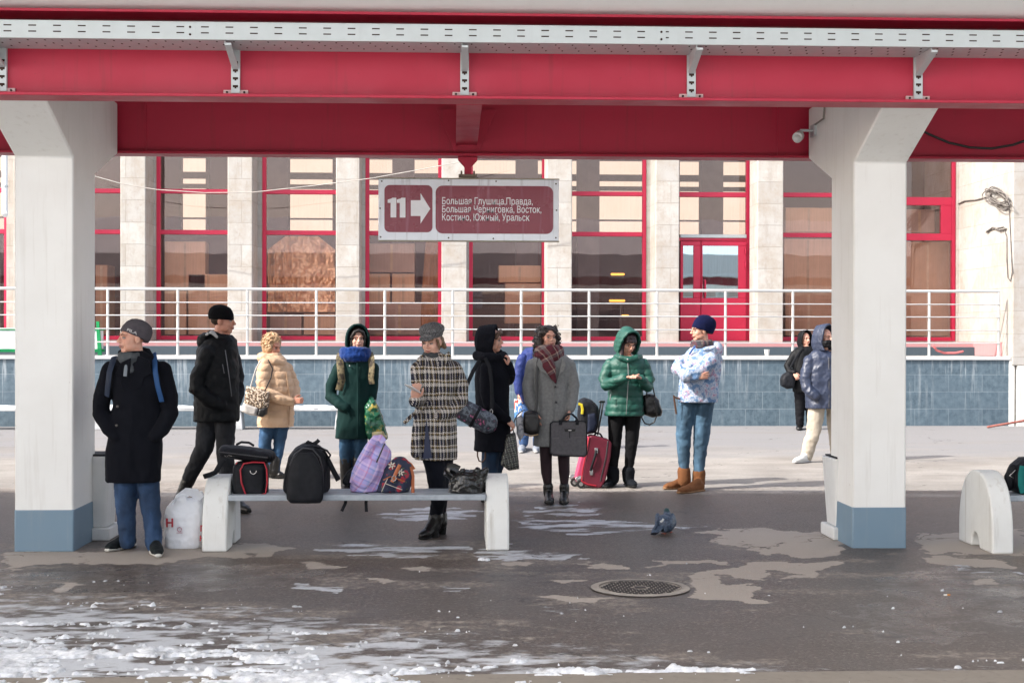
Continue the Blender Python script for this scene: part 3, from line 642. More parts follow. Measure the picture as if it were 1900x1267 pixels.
# what stands behind the panes
CARD = [mat('cardboard_light', (.74, .57, .40), (.66, .50, .34), scale=3), mat('cardboard_brown', (.54, .385, .26), (.46, .32, .21), scale=3), mat('cardboard_grey', (.48, .39, .33), (.41, .33, .28), scale=3)]
TAPE = mat('packing_tape', (.62, .50, .34), rough=.3, bump=0)
boxes = [(0, 303, 381, 450, 540, 'upright pale cardboard box behind the second pane from the left column'), (0, 303, 345, 541, 622, 'low pale box under the upright one behind the glass'),
 (0, 347, 424, 510, 622, 'pale cardboard stack behind the pane left of the tan coat'), (1, 176, 200, 494, 622, 'tall brown carton behind the pane beside the left column'),
 (2, 500, 560, 584, 622, 'low grey brown carton under the gold foil, left one'), (0, 562, 622, 582, 622, 'low pale carton under the gold foil, right one'),
 (2, 682, 770, 452, 506, 'grey brown carton on top of the pair left of the sign post window'), (0, 682, 724, 508, 562, 'pale carton, left of the pair below the sign'), (0, 726, 770, 508, 562, 'pale carton, right of the pair below the sign'),
 (2, 682, 800, 563, 622, 'wide dark carton below the pair under the sign'), (1, 936, 1004, 525, 600, 'brown carton behind the pane above the black hooded woman'), (0, 924, 1004, 492, 524, 'flat pale carton behind the pane right below the sign'),
 (0, 1456, 1545, 382, 428, 'pale carton high behind the pane left of the right column'), (0, 1454, 1545, 440, 540, 'large tan carton behind the pane left of the right column'), (1, 1456, 1545, 541, 622, 'brown carton low behind the pane left of the right column'),
 (1, 1676, 1766, 445, 622, 'tall brown board behind the pane right of the right column'), (2, 1676, 1735, 384, 428, 'grey brown carton behind the small pane right of the right column')]
BY = 28.75
for ci, a, b, t, bt, lab in boxes:
    x0, x1, z0, z1 = X(a, BY), X(b, BY), Z(bt, BY), Z(t, BY); z0 = max(z0, 1.31)
    dpt = .45 + .1 * (a % 3)
    o = thing('cardboard_box', lab, 'box', ((x0 + x1) / 2, BY, z0), 'cardboard boxes stacked behind the station windows')
    mesh('carton', MB().box(x0 + .01, x1 - .01, BY + .02 * (a % 4), BY + dpt, z0, z1 - .006), CARD[ci], o, bevel=.012)
    xm_ = (x0 + x1) / 2; mesh('tape', MB().box(xm_ - .025, xm_ + .025, BY + .02 * (a % 4) - .003, BY + .02 * (a % 4) - .001, z0 + .03, z1 - .03), TAPE, o)
fo = thing('foil_sheet', 'crinkled gold foil sheet hung behind the third window pane', 'sheet', (X(558, 28.7), 28.7, Z(580, 28.7)))
n1, n2 = 90, 90; vs = []; fs = []
for j in range(n2 + 1):
    v_ = j / n2; zq = Z(580, 28.7) * (1 - v_) + Z(440, 28.7) * v_
    a = 497 + (530 - 497) * max(0, (v_ - .82) / .18); b = 622 - (622 - 590) * max(0, (v_ - .82) / .18)
    for i in range(n1 + 1): vs.append([X(a, 28.7) * (1 - i / n1) + X(b, 28.7) * i / n1, 28.7, zq])
va = np.array(vs); va[:, 1] += (fbm(np.c_[va[:, 0] * 9, va[:, 2] * 7, va[:, 0] * 0], 4, 8) - .5) * .16 + (fbm(np.c_[va[:, 0] * 22, va[:, 2] * 2, va[:, 0] * 0], 3, 18) - .5) * .12 * (va[:, 0] < X(545, 28.7))
for j in range(n2):
    for i in range(n1): q = j * (n1 + 1) + i; fs.append((q, q + 1, q + n1 + 2, q + n1 + 1))
FOIL = mat('gold_foil', (.85, .62, .40), (.66, .46, .28), rough=.33, metal=.55, scale=4)
fm = mesh('foil', MB().add(va.tolist(), fs), FOIL, fo, smooth=35); sd = fm.modifiers.new('s', 'SOLIDIFY'); sd.thickness = .004
ct = thing('brown_curtain', 'brown curtain bunched behind the pane right below the sign', 'curtain', (X(803, 28.8), 28.8, 1.4))
cm = MB()
for k, px in enumerate((786, 794, 802, 810, 818)): cm.tube([P(px, 620, 28.8), P(px + 2, 540, 28.8), P(px + (810 - px) * .3, 452, 28.85)], [.07, .065, .045], 10)
fuse('curtain_cloth', cm, mat('curtain_brown', (.40, .22, .11), (.26, .14, .07), scale=6), ct, .02, 3)
for px, py, wd, lab in ((1146, 509, 22, 'warm lamp strip glowing behind the fourth pane, upper one'), (1145, 558, 26, 'warm lamp strip glowing behind the fourth pane, middle one'), (1160, 586, 10, 'small warm lamp glowing low behind the pane above the green hood')):
    q = P(px, py, 29.4); o = thing('hall_lamp', lab, 'lamp', q, 'warm lamps glowing inside the hall'); hwid = wd / 2 / S(29.4)
    mesh('lamp_housing', MB().box(q.x - hwid - .02, q.x + hwid + .02, 29.40, 29.46, q.z + .025, q.z + .06), HF, o)
    mesh('lamp_tube', MB().tube([(q.x - hwid, 29.4, q.z), (q.x + hwid, 29.4, q.z)], .024, 8), glow('lamp_glow_%d' % wd, (1.0, .50, .08), .8), o)

# small things on the terrace and on the walls
q = P(1423, 662, YW + .05); q.z = 1.256; o = thing('paper_cup', 'white paper cup standing on the terrace ledge', 'cup', q)
mesh('cup_body', MB().loft([(q, .032, .032, 0, 2), (q + Vector((0, 0, .12)), .05, .05, 0, 2)], 16), mat('paper_white', (.8, .78, .74), rough=.7), o, smooth=40)
mesh('cup_rim', MB().tube([q + Vector((.05 * math.cos(a), .05 * math.sin(a), .12)) for a in np.linspace(0, 6.3, 17)], .004, 6, False), mat('paper_white', (.8, .78, .74)), o, smooth=60)
o = thing('red_hose', 'pinkish red hose lying on the terrace near the corner', 'hose', P(1755, 655, YW + .3))
mesh('hose_run', MB().tube([P(x, y, YW + .25) for x, y in ((1732, 642), (1738, 650), (1752, 655), (1772, 655), (1786, 652))], .022, 8), mat('hose_red', (.55, .16, .16)), o, smooth=60)
gq = G(1890, 795); o = thing('red_pole', 'thin red brown pole lying on the ground by the wall corner', 'pole', gq)
mesh('pole_rod', MB().tube([Vector((gq.x - .55, gq.y, .03)), Vector((gq.x + .9, gq.y + .2, .25))], .022, 8), mat('rusty_red', (.30, .12, .10)), o, smooth=60)
# cable coil on the side wall of the block
def sidewall(px, py, off=.015):
    d = ray(px, py); t = (XB0 - off) / d.x; return CAM + d * t
CABW = mat('old_grey_cable', (.20, .18, .16), (.10, .09, .09), scale=10)
o = thing('cable_coil', 'tangled coil of grey cable hung on the sunlit side wall', 'cable', sidewall(1845, 370)); cm = MB(); rnd = random.Random(5)
for k in range(9):
    cx_, cy_, a_, b_ = 1849 + rnd.uniform(-5, 5), 369 + rnd.uniform(-4, 4), rnd.uniform(13, 24), rnd.uniform(10, 19); ph = rnd.uniform(0, 1)
    cm.tube([sidewall(cx_ + a_ * math.cos(t), cy_ + b_ * math.sin(t + ph), .02 + .01 * k) for t in np.linspace(0, 6.2, 18)], .011, 6)
cm.tube([sidewall(x, y) for x, y in ((1773, 381), (1790, 373), (1812, 371), (1830, 366))], .014, 6)
mesh('coil', cm, CABW, o, smooth=60)
o = thing('drooping_cable', 'grey cable loop drooping down the sunlit wall under the coil', 'cable', sidewall(1868, 460)); cm = MB()
cm.tube([sidewall(x, y) for x, y in ((1830, 429), (1845, 425), (1862, 421), (1868, 440), (1868, 480), (1870, 515), (1875, 522), (1878, 505), (1876, 460), (1873, 400), (1872, 370))], .010, 6)
cm.tube([sidewall(x, y, .03) for x, y in ((1830, 431), (1842, 422), (1855, 428), (1866, 424))], .016, 6)
mesh('cable_run', cm, CABW, o, smooth=60)
o = thing('overhead_wire', 'thin pale wire sagging across the station windows', 'wire', P(470, 357, 26.6))
mesh('wire_run', MB().tube([P(x, y, 26.6) for x, y in ((120, 308), (175, 327), (225, 341), (290, 352), (380, 358), (470, 357), (580, 345), (690, 331), (790, 313), (880, 296), (960, 278))], .0085, 6), mat('pale_wire', (.50, .46, .42), bump=0), o, smooth=60)
# drainpipe at the far left
q = X(9, 27.2, 350); o = thing('drainpipe', 'white drainpipe ending above the terrace at the far left', 'drainpipe', (q, 27.2, Z(405, 27.2)))
mesh('pipe', MB().tube([(q, 27.2, 6.5), (q, 27.2, Z(396, 27.2)), (q + .03, 27.12, Z(405, 27.2))], .055, 14, False), mat('pipe_white', (.78, .82, .85), rough=.4), o, smooth=60)
mesh('pipe_clamp', MB().tube([(q, 27.2, 4.4), (q, 27.2, 4.44)], .065, 14, False), GALV, o, smooth=40)
# green edged counter behind the left column
YG = 26.2
o = thing('kiosk_counter', 'white counter with green edges on the terrace behind the left column', 'counter', (X(90, YG), YG, 1.255)); GRN = mat('green_trim', (.02, .30, .10), (.015, .22, .08))
xa, xb = X(-30, YG), X(182, YG)
mesh('counter_panel', MB().box(xa, xb, YG, YG + .4, 1.36, Z(614, YG)), mat('counter_white', (.72, .76, .78), rough=.5), o, bevel=.01)
mesh('top_edge', MB().box(xa - .02, xb + .02, YG - .02, YG + .42, Z(614, YG), Z(610, YG)), GRN, o)
mesh('bottom_edge', MB().box(xa - .02, xb + .02, YG - .02, YG + .42, 1.31, 1.36), GRN, o)
mesh('side_post', MB().prism([(xb, 1.256), (xb + .07, 1.256), (xb + .02, Z(598, YG)), (xb - .03, Z(598, YG))], 'y', YG - .03, YG + .02), GRN, o)
for x in (xa + .1, xb - .3): mesh('foot', MB().box(x, x + .08, YG + .05, YG + .3, 1.252, 1.31), GRN, o)
# snowy bench below the terrace wall
o = thing('wall_bench', 'long white bench with snow on its seat under the terrace wall', 'bench', (X(300, 24.7), 24.7, 0)); YN = 24.6
xa, xb = X(-60, YN, 755), X(640, YN, 755); zs = Z(757, YN)
mesh('seat', MB().box(xa, xb, YN, YN + .42, zs - .05, zs), mat('bench_white', (.50, .52, .53), rough=.6), o, bevel=.01)
for px in (-40, 180, 440, 630):
    x = X(px, YN, 780); mesh('leg', MB().prism([(x - .09, 0), (x + .09, 0), (x + .06, zs - .05), (x - .06, zs - .05)], 'y', YN + .04, YN + .34), mat('bench_white', (.50, .52, .53)), o, bevel=.01)
sn = MB(); rnd = random.Random(3); x = xa
while x < xb: sn.ell((x, YN + .2 + rnd.uniform(-.03, .03), zs), rnd.uniform(.12, .3), .2, rnd.uniform(.02, .055)); x += rnd.uniform(.1, .22)
fuse('snow_cover', sn, SNOW, o, .018, 2)

# opposite canopy mirrored in the windows, and a block added to darken the reflections
oc = thing('opposite_canopy', 'long white canopy of the opposite platform mirrored in the windows', 'canopy', (0, -16, 0))
mesh('roof', MB().prism([(-10, 4.00), (-10, 4.10), (-15, 4.85), (-20, 4.2), (-20, 4.0), (-15, 4.25)], 'x', -30, 30), WHITE, oc)
for x in (-19, -12.5, -6, .5, 7, 13.5, 20): mesh('column', MB().box(x - .25, x + .25, -15.3, -14.7, -.1, 3.88), WHITE, oc, bevel=.02)
ob = thing('reflection_block', 'brown grey block added beyond the opposite platform to darken the window reflections', 'building', (0, -60, 0))
mesh('wall', MB().box(-70, 80, -70, -60, -.1, 5.0).box(-52, -30, -70, -60.01, 4.9, 8).box(9, 24, -70, -60.01, 4.9, 7.4), mat('far_wall', (.42, .33, .28), (.35, .27, .22), scale=.3), ob)
fw = MB()
for k in range(9): fw.box(-66 + k * 14.8, -60 + k * 14.8, -59.98, -59.9, 1.5, 3.8)
mesh('window_rows', fw, mat('far_window', (.05, .055, .06), rough=.1, bump=0), ob)
# ------------------------------------------------------------------ cloth and skin
def stops_mat(name, vecscale, stops, scale, kind='noise', rough=.8, detail=3, rot=(0, 0, 0), bump=.15, interp='CONSTANT', bscale=140):
    m = NT(name); v = m.coord(scale=vecscale, rot=rot)
    if kind == 'noise': f = m.noise(v, scale, detail, .6)
    else:
        vo = m.n('ShaderNodeTexVoronoi', feature=kind); m.l(v, vo.inputs['Vector']); vo.inputs['Scale'].default_value = scale; f = vo.outputs['Distance']
    nd = m.n('ShaderNodeValToRGB'); m.l(f, nd.inputs[0]); nd.color_ramp.interpolation = interp; e = nd.color_ramp.elements
    while len(e) < len(stops): e.new(.5)
    for el, (p_, c_) in zip(e, stops): el.position = p_; el.color = (*c_, 1)
    m.set(Base_Color=nd.outputs[0], Roughness=rough); m.bump(m.noise(m.coord(), bscale, 3), bump, .004); return m.m
def plaid(name, su, sv, su_stops, sv_stops, twill=.011, ymix=.55, rough=.9, rot=(0, 0, 0), bump=.5):
    m = NT(name); s_ = m.sep(m.coord(rot=rot)); wob = m.math('MULTIPLY', m.math('SUBTRACT', m.noise(m.coord(), 9, 2), .5), .02)
    u = m.math('ADD', m.math('ADD', s_[0], m.math('MULTIPLY', s_[1], ymix)), wob); v = m.math('ADD', s_[2], wob)
    def stripes(x, per, st):
        nd = m.n('ShaderNodeValToRGB'); nd.color_ramp.interpolation = 'CONSTANT'; m.l(m.math('FRACT', m.math('DIVIDE', m.math('ADD', x, 50.0), per)), nd.inputs[0]); e = nd.color_ramp.elements
        while len(e) < len(st): e.new(.5)
        for el, (p_, c_) in zip(e, st): el.position = p_; el.color = (*c_, 1)
        return nd.outputs[0]
    tw = m.math('GREATER_THAN', m.math('FRACT', m.math('DIVIDE', m.math('ADD', m.math('ADD', u, v), 50.0), twill)), .5) if twill else .5
    c = m.mix(tw, stripes(u, su, su_stops), stripes(v, sv, sv_stops))
    m.set(Base_Color=c, Roughness=rough); m.bump(m.noise(m.coord(), 130, 3, .7), bump, .006); return m.m
def skin_mat(name, col):
    m = NT(name); v = m.coord(); c = m.ramp(m.noise(v, 22, 3), [(.3, tuple(a * b for a, b in zip(col, (.95, .78, .74)))), (.65, col)])
    m.set(Base_Color=c, Roughness=.5, Subsurface_Weight=.12, Subsurface_Radius=(.012, .005, .003)); m.bump(m.noise(v, 260, 2), .08, .002); return m.m
SKIN = skin_mat('skin_fair', (.58, .33, .24)); SKINR = skin_mat('skin_ruddy', (.52, .26, .18)); SKINP = skin_mat('skin_pale', (.63, .385, .295))
EYEW = mat('eye_white', (.36, .32, .30), rough=.3, bump=0); EYED = mat('eye_iris', (.025, .018, .014), rough=.15, bump=0)
LIP = mat('lip_rose', (.40, .15, .12), rough=.4, bump=0); BROW = mat('brow_dark', (.05, .03, .02), rough=.8, bump=0)
def jeans(name, c):
    m = NT(name); v = m.coord(); f = m.noise(m.coord(scale=(1, 1, .5)), 7, 4)
    c1 = m.ramp(f, [(.36, tuple(x * .62 for x in c)), (.52, c), (.74, tuple(min(1, x * 1.9 + .02) for x in c))])
    m.set(Base_Color=c1, Roughness=.85); m.bump(m.noise(m.coord(scale=(1, 1, .35)), 300, 2), .25, .003); return m.m
BLACKW = mat('black_wool', (.0050, .0058, .0095), (.0028, .0034, .006), rough=1.0, scale=9, bscale=260, bump=.35)
BLACKN = mat('black_nylon', (.0045, .005, .0065), (.0025, .003, .004), rough=.6, scale=9, bscale=160, bump=.2)
BLACKL = mat('black_leather', (.005, .0045, .0045), (.009, .008, .0075), rough=.35, scale=12, bscale=120, bump=.2)
SOLEB = mat('black_sole', (.02, .02, .02), rough=.8)
JEANB = jeans('jeans_blue', (.013, .040, .098)); JEAND = jeans('jeans_dark', (.0075, .009, .013)); JEANL = jeans('jeans_light', (.045, .098, .155))

# ------------------------------------------------------------------ figure kit
def folds(amp=.006, f=9, amp2=.003, zs=.45, quilt=None, seed=0):
    def fn(co, no):
        q = co * np.array([f, f, f * zs]) + 31.7; n1 = fbm(q, 3, seed); r1 = 1 - np.abs(2 * n1 - 1)
        d = amp * (r1 - .72) * 2.2 + amp2 * (fbm(co * f * 3.1 + 9.3, 2, seed + 5) - .5) * 2
        if quilt:
            per, qa = quilt; ph = co[:, 2] / per + .25 * (fbm(co * 3 + 5, 2, seed + 9) - .5)
            d = d + qa * (np.sqrt(np.abs(np.sin(np.pi * ph))) - .75)
        return d * (no[:, 2] > -.85)
    return fn
class Person:
    def __init__(s, label, foot, name='person', cat='person'):
        g = G(*foot); s.Y = g.y; s.o = thing(name, label, cat, (g.x, g.y, 0)); s.chains = []; s.secs = None
    def p(s, px, py, dy=0.0): return P(px, py, s.Y + dy)
    def torso(s, mb, secs, k=1.0, n=2.5):
        L = []
        for q in secs:
            py, xl, xr, dy, dp = q[:5]; Yq = s.Y + dy
            L.append((P((xl + xr) / 2, py, Yq), (xr - xl) / 2 / S(Yq) * k, dp * k, 0, n))
        return mb.loft(L)
    def limb(s, mb, ch, k=1.0, seg=16):
        return mb.tube([s.p(*q[:3]) for q in ch], [q[3] * k for q in ch], seg)
    def fuse(s, name, mb, m, voxel=.011, it=3, fold=None): return fuse(name, mb, m, s.o, voxel, it, fold)
    def mesh(s, name, mb, m, **kw):
        kw.setdefault('smooth', 50); return mesh(name, mb, m, s.o, **kw)
    def head(s, cx, cy, dy, yaw, pitch=0, k=1.0, roll=0):
        a = math.radians(yaw); f = Vector((math.sin(a), -math.cos(a), 0)); u = Vector((0, 0, 1)); x = f.cross(u)
        R = Matrix((x, f, u)).transposed() @ Matrix.Rotation(math.radians(pitch), 3, 'X') @ Matrix.Rotation(math.radians(roll), 3, 'Y')
        s.M = Matrix.Translation(s.p(cx, cy, dy)) @ R.to_4x4() @ Matrix.Scale(k, 4); s.R = R; s.k = k; return s
    def hd(s, mb): return mb.xf(s.M)
    def body(s, secs, arms, legs, skin, hands=(), voxel=.0062, female=False):
        b = MB()
        s.torso(b, secs, .80); 
        for c in arms: s.limb(b, c, .58)
        for c in legs:
            s.limb(b, c[:-1] + [c[-1][:3] + (c[-1][3] * .6,)], .70)
        h = MB(); w_ = .93 if female else 1.0
        h.ell((0, -.016, .040), .074 * w_, .093, .078).ell((0, .022, -.015), .060 * w_, .062, .086).ell((0, .050, -.088), .030 * w_, .030, .024)
        for q in (-1, 1):
            h.ell((q * .036 * w_, .020, -.060), .026, .048, .034).ell((q * .033, .046, -.028), .027, .032, .034)
            h.ell((q * .077 * w_, -.010, -.008), .009, .020, .032).ell((q * .0095, .093, -.030), .0075, .011, .007)
            h.tube([(q * .012, .083, .026), (q * .044, .068, .026)], .009, 8)
        h.tube([(0, .084, .018), (0, .098, -.008), (0, .108, -.026)], [.0065, .008, .0095], 10)
        h.ell((0, .080, -.052), .026, .014, .008).ell((0, .078, -.064), .021, .014, .008)
        h.tube([(0, -.015, -.04), (0, -.030, -.15)], .055 if not female else .048, 14)
        b.add(s.hd(h).v, h.f)
        top = s.p((secs[0][1] + secs[0][2]) / 2, secs[0][0], secs[0][3]); hb = s.M @ Vector((0, -.03, -.12))
        b.tube([hb, (hb + top) / 2, top - Vector((0, 0, .05))], [.05, .055, .065], 14)
        for hn in hands: hand(b, *hn)
        s.fuse('body', b, skin, voxel, 3)
        s.face(female)
    def face(s, female=False, lip=LIP, brow=BROW):
        for q in (-1, 1):
            e = MB(); e.ell((q * .031, .0725, .001), .0135, .0105, .0066, seg=14, rings=8); e.use(1).ell((q * .031 + .0015, .0785, .001), .0062, .0056, .0064, seg=12, rings=8)
            s.mesh('eye', s.hd(e), [EYEW, EYED])
            e = MB().tube([(q * .014, .0905, .021), (q * .030, .0865, .027), (q * .047, .073, .022)], [.0022, .0030, .0014], 8); s.mesh('eyebrow', s.hd(e), brow)
            e = MB().tube([(q * .017, .0815, .007), (q * .031, .0835, .0105), (q * .046, .072, .006)], .0016, 6); s.mesh('eyelash', s.hd(e), EYED)
        e = MB().tube([(-.023, .083, -.057), (-.009, .0925, -.053), (0, .0915, -.055), (.009, .0925, -.053), (.023, .083, -.057)], [.002, .0045, .004, .0045, .002], 8)
        e.tube([(-.019, .084, -.060), (0, .091, -.064), (.019, .084, -.060)], [.002, .0055, .002], 8); s.mesh('lips', s.hd(e), lip)
    def beanie(s, m, tilt=12, low=.018, cuff=True, tall=1.0, name='beanie', grow=1.0):
        h = MB(); secs = []
        for z, r in ((low, 1.03), (low + .02, 1.06), (.055, 1.06), (.085, .97), (.107, .80), (.122, .54), (.130, .20)):
            zz = low + (z - low) * tall; secs.append(((0, -.016 - (zz - low) * .10, zz), .082 * r * grow, .102 * r * grow, 0, 2.05))
        h.loft(secs, 32)
        if cuff: h.loft([((0, -.016, low - .012), .083 * grow, .103 * grow, 0, 2.05), ((0, -.016, low - .008), .089 * grow, .109 * grow, 0, 2.05), ((0, -.018, low + .030), .090 * grow, .110 * grow, 0, 2.05), ((0, -.018, low + .036), .084 * grow, .104 * grow, 0, 2.05)], 32)
        h.xf(Matrix.Translation((0, -.016, low)) @ Matrix.Rotation(math.radians(tilt), 4, 'X') @ Matrix.Translation((0, .016, -low)))
        return s.fuse(name, s.hd(h), m, .006, 2, folds(.002, 20, .001))
    def hood(s, m, wide=.100, top=.150, front=.055, back=.13, drop=-.15, fold=None, name='hood', th=.014):
        h = MB()
        for j in range(7):
            t = j / 6; y = front * (1 - t) - (back - .05) * t; kx = 1 - .22 * t * t; tz = top - .02 * t * t
            pts = []
            for a in np.linspace(-.12, 1.12, 15):
                an = math.pi * a; z = tz * math.sin(an) if 0 <= a <= 1 else -.9 * abs(math.sin(an)) * .14
                pts.append((wide * kx * math.cos(an), y - (.02 if z < 0 else 0), max(z, drop) - (.0 if 0 <= a <= 1 else .05)))
            pts = [(wide * kx * .88, y + .012, drop)] + pts + [(-wide * kx * .88, y + .012, drop)]
            h.tube(pts, th, 8)
        h.ell((0, -back + .065, .0), wide * .90, .075, top * .95).ell((0, -back + .08, drop + .04), wide * .95, .07, .06)
        return s.fuse(name, s.hd(h), m, .008, 4, fold or folds(.004, 14, .002))
    def hair(s, mb, m, amp=.008, f=34, name='hair', voxel=.006, it=1):
        def fn(co, no): return amp * (fbm(co * np.array([f, f, f * .6]), 3, 2) - .45) * 2
        return s.fuse(name, s.hd(mb), m, voxel, it, fn)
def hand(mb, wrist, d, n, side, k=1.0, curl=.5, spread=.13, thumb=.6):
    """palm, four fingers of different lengths, thumb from the side of the palm"""
    d = Vector(d).normalized(); n = Vector(n); n = (n - d * n.dot(d)).normalized(); sv = d.cross(n) * side; w0 = Vector(wrist)
    for q, r in ((.028, .011), (.010, .0125), (-.009, .012), (-.027, .010)):
        mb.tube([w0 + sv * q * .55 * k, w0 + d * .045 * k + sv * q * .9 * k, w0 + d * .092 * k + sv * q * k], [.013 * k, .0145 * k, r * k], 10)
    for q, L, r in ((.029, .068, .0086), (.0098, .077, .009), (-.0098, .071, .0086), (-.028, .056, .0078)):
        pos = w0 + d * .09 * k + sv * q * k; pts = [pos]; dd = (d + sv * (q * spread / .03)).normalized()
        for fr, cu in ((.45, .55), (.30, 1.0), (.25, .8)):
            an = curl * cu; nn = dd.cross(sv).normalized(); nn = nn if nn.dot(n) > 0 else -nn
            dd = (dd * math.cos(an) + nn * math.sin(an)).normalized(); pos = pos + dd * L * fr * k; pts.append(pos)
        mb.tube(pts, [r * k, r * k, r * .92 * k, r * .8 * k], 10)
    t0 = w0 + d * .022 * k + sv * .022 * k; t1 = t0 + (d * .55 + sv * .75 + n * .25).normalized() * .042 * k; t2 = t1 + (d * .9 + sv * (.5 - thumb * .5) + n * thumb * .6).normalized() * .034 * k
    mb.tube([t0, t1, t2, t2 + (d + n * thumb).normalized() * .022 * k], [.014 * k, .012 * k, .0105 * k, .008 * k], 10)
def shoe(pr, heel, toe, m, solem, ank=None, w=.10, hh=0.0, top=.11, shaft=None, sole=True, name='shoe', srad=.055):
    """heel, toe: ground points; shaft: list of (point, radius) from the ankle up"""
    heel, toe = Vector(heel), Vector(toe); d = (toe - heel); L = d.length; d.normalize(); z = Vector((0, 0, 1)); o = MB()
    h_ = lambda t: hh * max(0, 1 - t / .55)
    q = lambda t, zz: heel + d * L * t + z * (zz + h_(t))
    o.tube([q(.12, .050), q(.35, .052), q(.62, .046), q(.80, .040), q(.93, .034)], [(w * .36, .046), (w * .38, .048), (w * .47, .042), (w * .46, .036), (w * .30, .026)], 16, True, (0, 0, 1))
    a = Vector(ank) if ank is not None else q(.24, top)
    o.tube([q(.62, .055), q(.42, .075), q(.26, .095), a], [.034, .040, .043, srad * .85], 14)
    o.tube([q(.16, .05), a], [.040, srad * .85], 14)
    if shaft: o.tube([a] + [Vector(p_) for p_, _ in shaft], [srad] + [r for _, r in shaft], 16)
    o.v = [(x, y, max(zz, .010)) for x, y, zz in o.v]
    b = fuse(name, o, m, pr.o, .0085, 2, folds(.003, 22, .0015))
    if sole:
        sm_ = MB()
        if hh: sm_.tube([q(.5, .010), q(.75, .010), q(.97, .012)], [(w * .40, .010), (w * .49, .010), (w * .28, .010)], 14, True, (0, 0, 1)); sm_.tube([heel + d * L * .17 + z * .001, heel + d * L * .15 + z * (hh + .03)], [.030, .034], 12, False)
        else: sm_.tube([q(.06, .016), q(.35, .014), q(.68, .014), q(.98, .020)], [(w * .36, .016), (w * .39, .014), (w * .50, .014), (w * .24, .014)], 16, True, (0, 0, 1))
        sm_.v = [(x, y, max(zz, .001)) for x, y, zz in sm_.v]
        mesh('sole', sm_, solem, b, smooth=50)
    return b
def ring(pr, c, rx, ry, z0, rad, tilt=0, n=20, wob=.006, seed=1):
    r = random.Random(seed); c = Vector(c)
    return [c + Vector((rx * math.cos(a), ry * math.sin(a), z0 + math.sin(a) * tilt + r.uniform(-wob, wob))) for a in np.linspace(0, 2 * math.pi, n + 1)]
def scarf(pr, c, rx, ry, m, rows=((0, .03), (.035, .032)), tilt=.02, extra=(), name='scarf', fold=None):
    o = MB()
    for i, (z, r) in enumerate(rows): o.tube(ring(pr, c, rx * (1 + .05 * (i % 2)), ry * (1 + .05 * (i % 2)), z, r, tilt, seed=i + 3), r, 12)
    for pts, rad in extra: o.tube(pts, rad, 12, True, (0, 1, 0))
    return fuse(name, o, m, pr.o, .008, 2, fold or folds(.006, 22, .003))
def legs_part(pr, legs, m, name='trousers', hip=None, fold=None, k=1.0):
    o = MB()
    for c in legs: pr.limb(o, c, k)
    if hip: pr.torso(o, hip)
    return pr.fuse(name, o, m, .010, 3, fold or folds(.008, 11, .003, .9))
def coat_part(pr, secs, arms, m, name='coat', voxel=.0095, fold=None, extra=None, cuffs=True, it=3):
    o = MB(); pr.torso(o, secs)
    for c in arms: pr.limb(o, c)
    if extra: extra(o)
    return pr.fuse(name, o, m, voxel, it, fold or folds(.007, 8, .003))
def button(pr, px, py, dy, r, m):
    c = pr.p(px, py, dy); return pr.mesh('button', MB().tube([c, c + Vector((0, -.008, 0))], r, 14, True), m)
def lapel(pr, pts, dy, m, th=.012):
    return pr.mesh('lapel', MB().prism([(P(x, y, pr.Y + dy).x, P(x, y, pr.Y + dy).z) for x, y in pts], 'y', pr.Y + dy - th, pr.Y + dy + .02), m, bevel=.005)

# ================================================================== the people
# --- man in the black overcoat
A = Person('young man in black overcoat and grey beanie standing beside the left column', (252, 1024))
secs = [(652,236,268,0,.065),(663,222,286,0,.09),(676,209,300,0,.115),(700,206,303,0,.13),(740,212,297,0,.14),(790,206,299,0,.145),(840,198,299,0,.15),(893,197,297,0,.15)]
armL = [(206,686,0,.066),(190,735,-.02,.062),(187,768,-.03,.062),(203,798,-.10,.055),(214,810,-.12,.046)]; armR = [(303,686,0,.066),(315,735,-.02,.062),(315,768,-.03,.062),(299,798,-.10,.055),(288,808,-.12,.046)]
lg = [[(231,872,0,.085),(234,935,0,.078),(236,985,0,.064),(236,1004,0,.060)], [(272,872,0,.085),(279,935,0,.076),(284,985,0,.066),(285,1008,0,.062)]]
A.head(246, 628, 0, -58, 2, 1.06)
hl, hr = (A.p(214, 803, -.05), (.3, .1, -1), (0, 1, 0), 1), (A.p(286, 803, -.05), (-.3, .1, -1), (0, 1, 0), -1)
A.body(secs, [armL, armR], lg, SKIN, [hl, hr])
coat_part(A, secs, [armL, armR], BLACKW, fold=folds(.011, 7, .003, .35))
lapel(A, [(243,664),(226,672),(214,694),(226,700),(224,712),(236,738),(240,712)], -.125, BLACKW); lapel(A, [(256,660),(276,668),(283,692),(268,700),(264,716),(238,738),(242,712)], -.128, BLACKW)
A.fuse('collar', MB().tube([A.p(226, 668, -.06), A.p(224, 655, .03), A.p(246, 646, .09), A.p(274, 652, .05), A.p(284, 668, -.05)], [.02, .026, .028, .026, .02], 12), BLACKW, .008, 2)
legs_part(A, lg, JEANB)
for a, b in (((247, 1003), (197, 1024)),): shoe(A, G(250, 1013), G(198, 1025), mat('black_mesh', (.006, .008, .010), (.015, .02, .02), rough=.7, scale=40), mat('white_sole', (.66, .65, .60), rough=.6), A.p(238, 1000, .03), .105, srad=.046)
shoe(A, G(283, 1014), G(294, 1036), MATS['black_mesh'], MATS['white_sole'], A.p(284, 1003, .04), .105, srad=.046)
BUT = mat('horn_button', (.10, .09, .085), rough=.25, bump=0)
button(A, 218.5, 754, -.150, .011, BUT); button(A, 216.5, 789, -.156, .011, BUT)
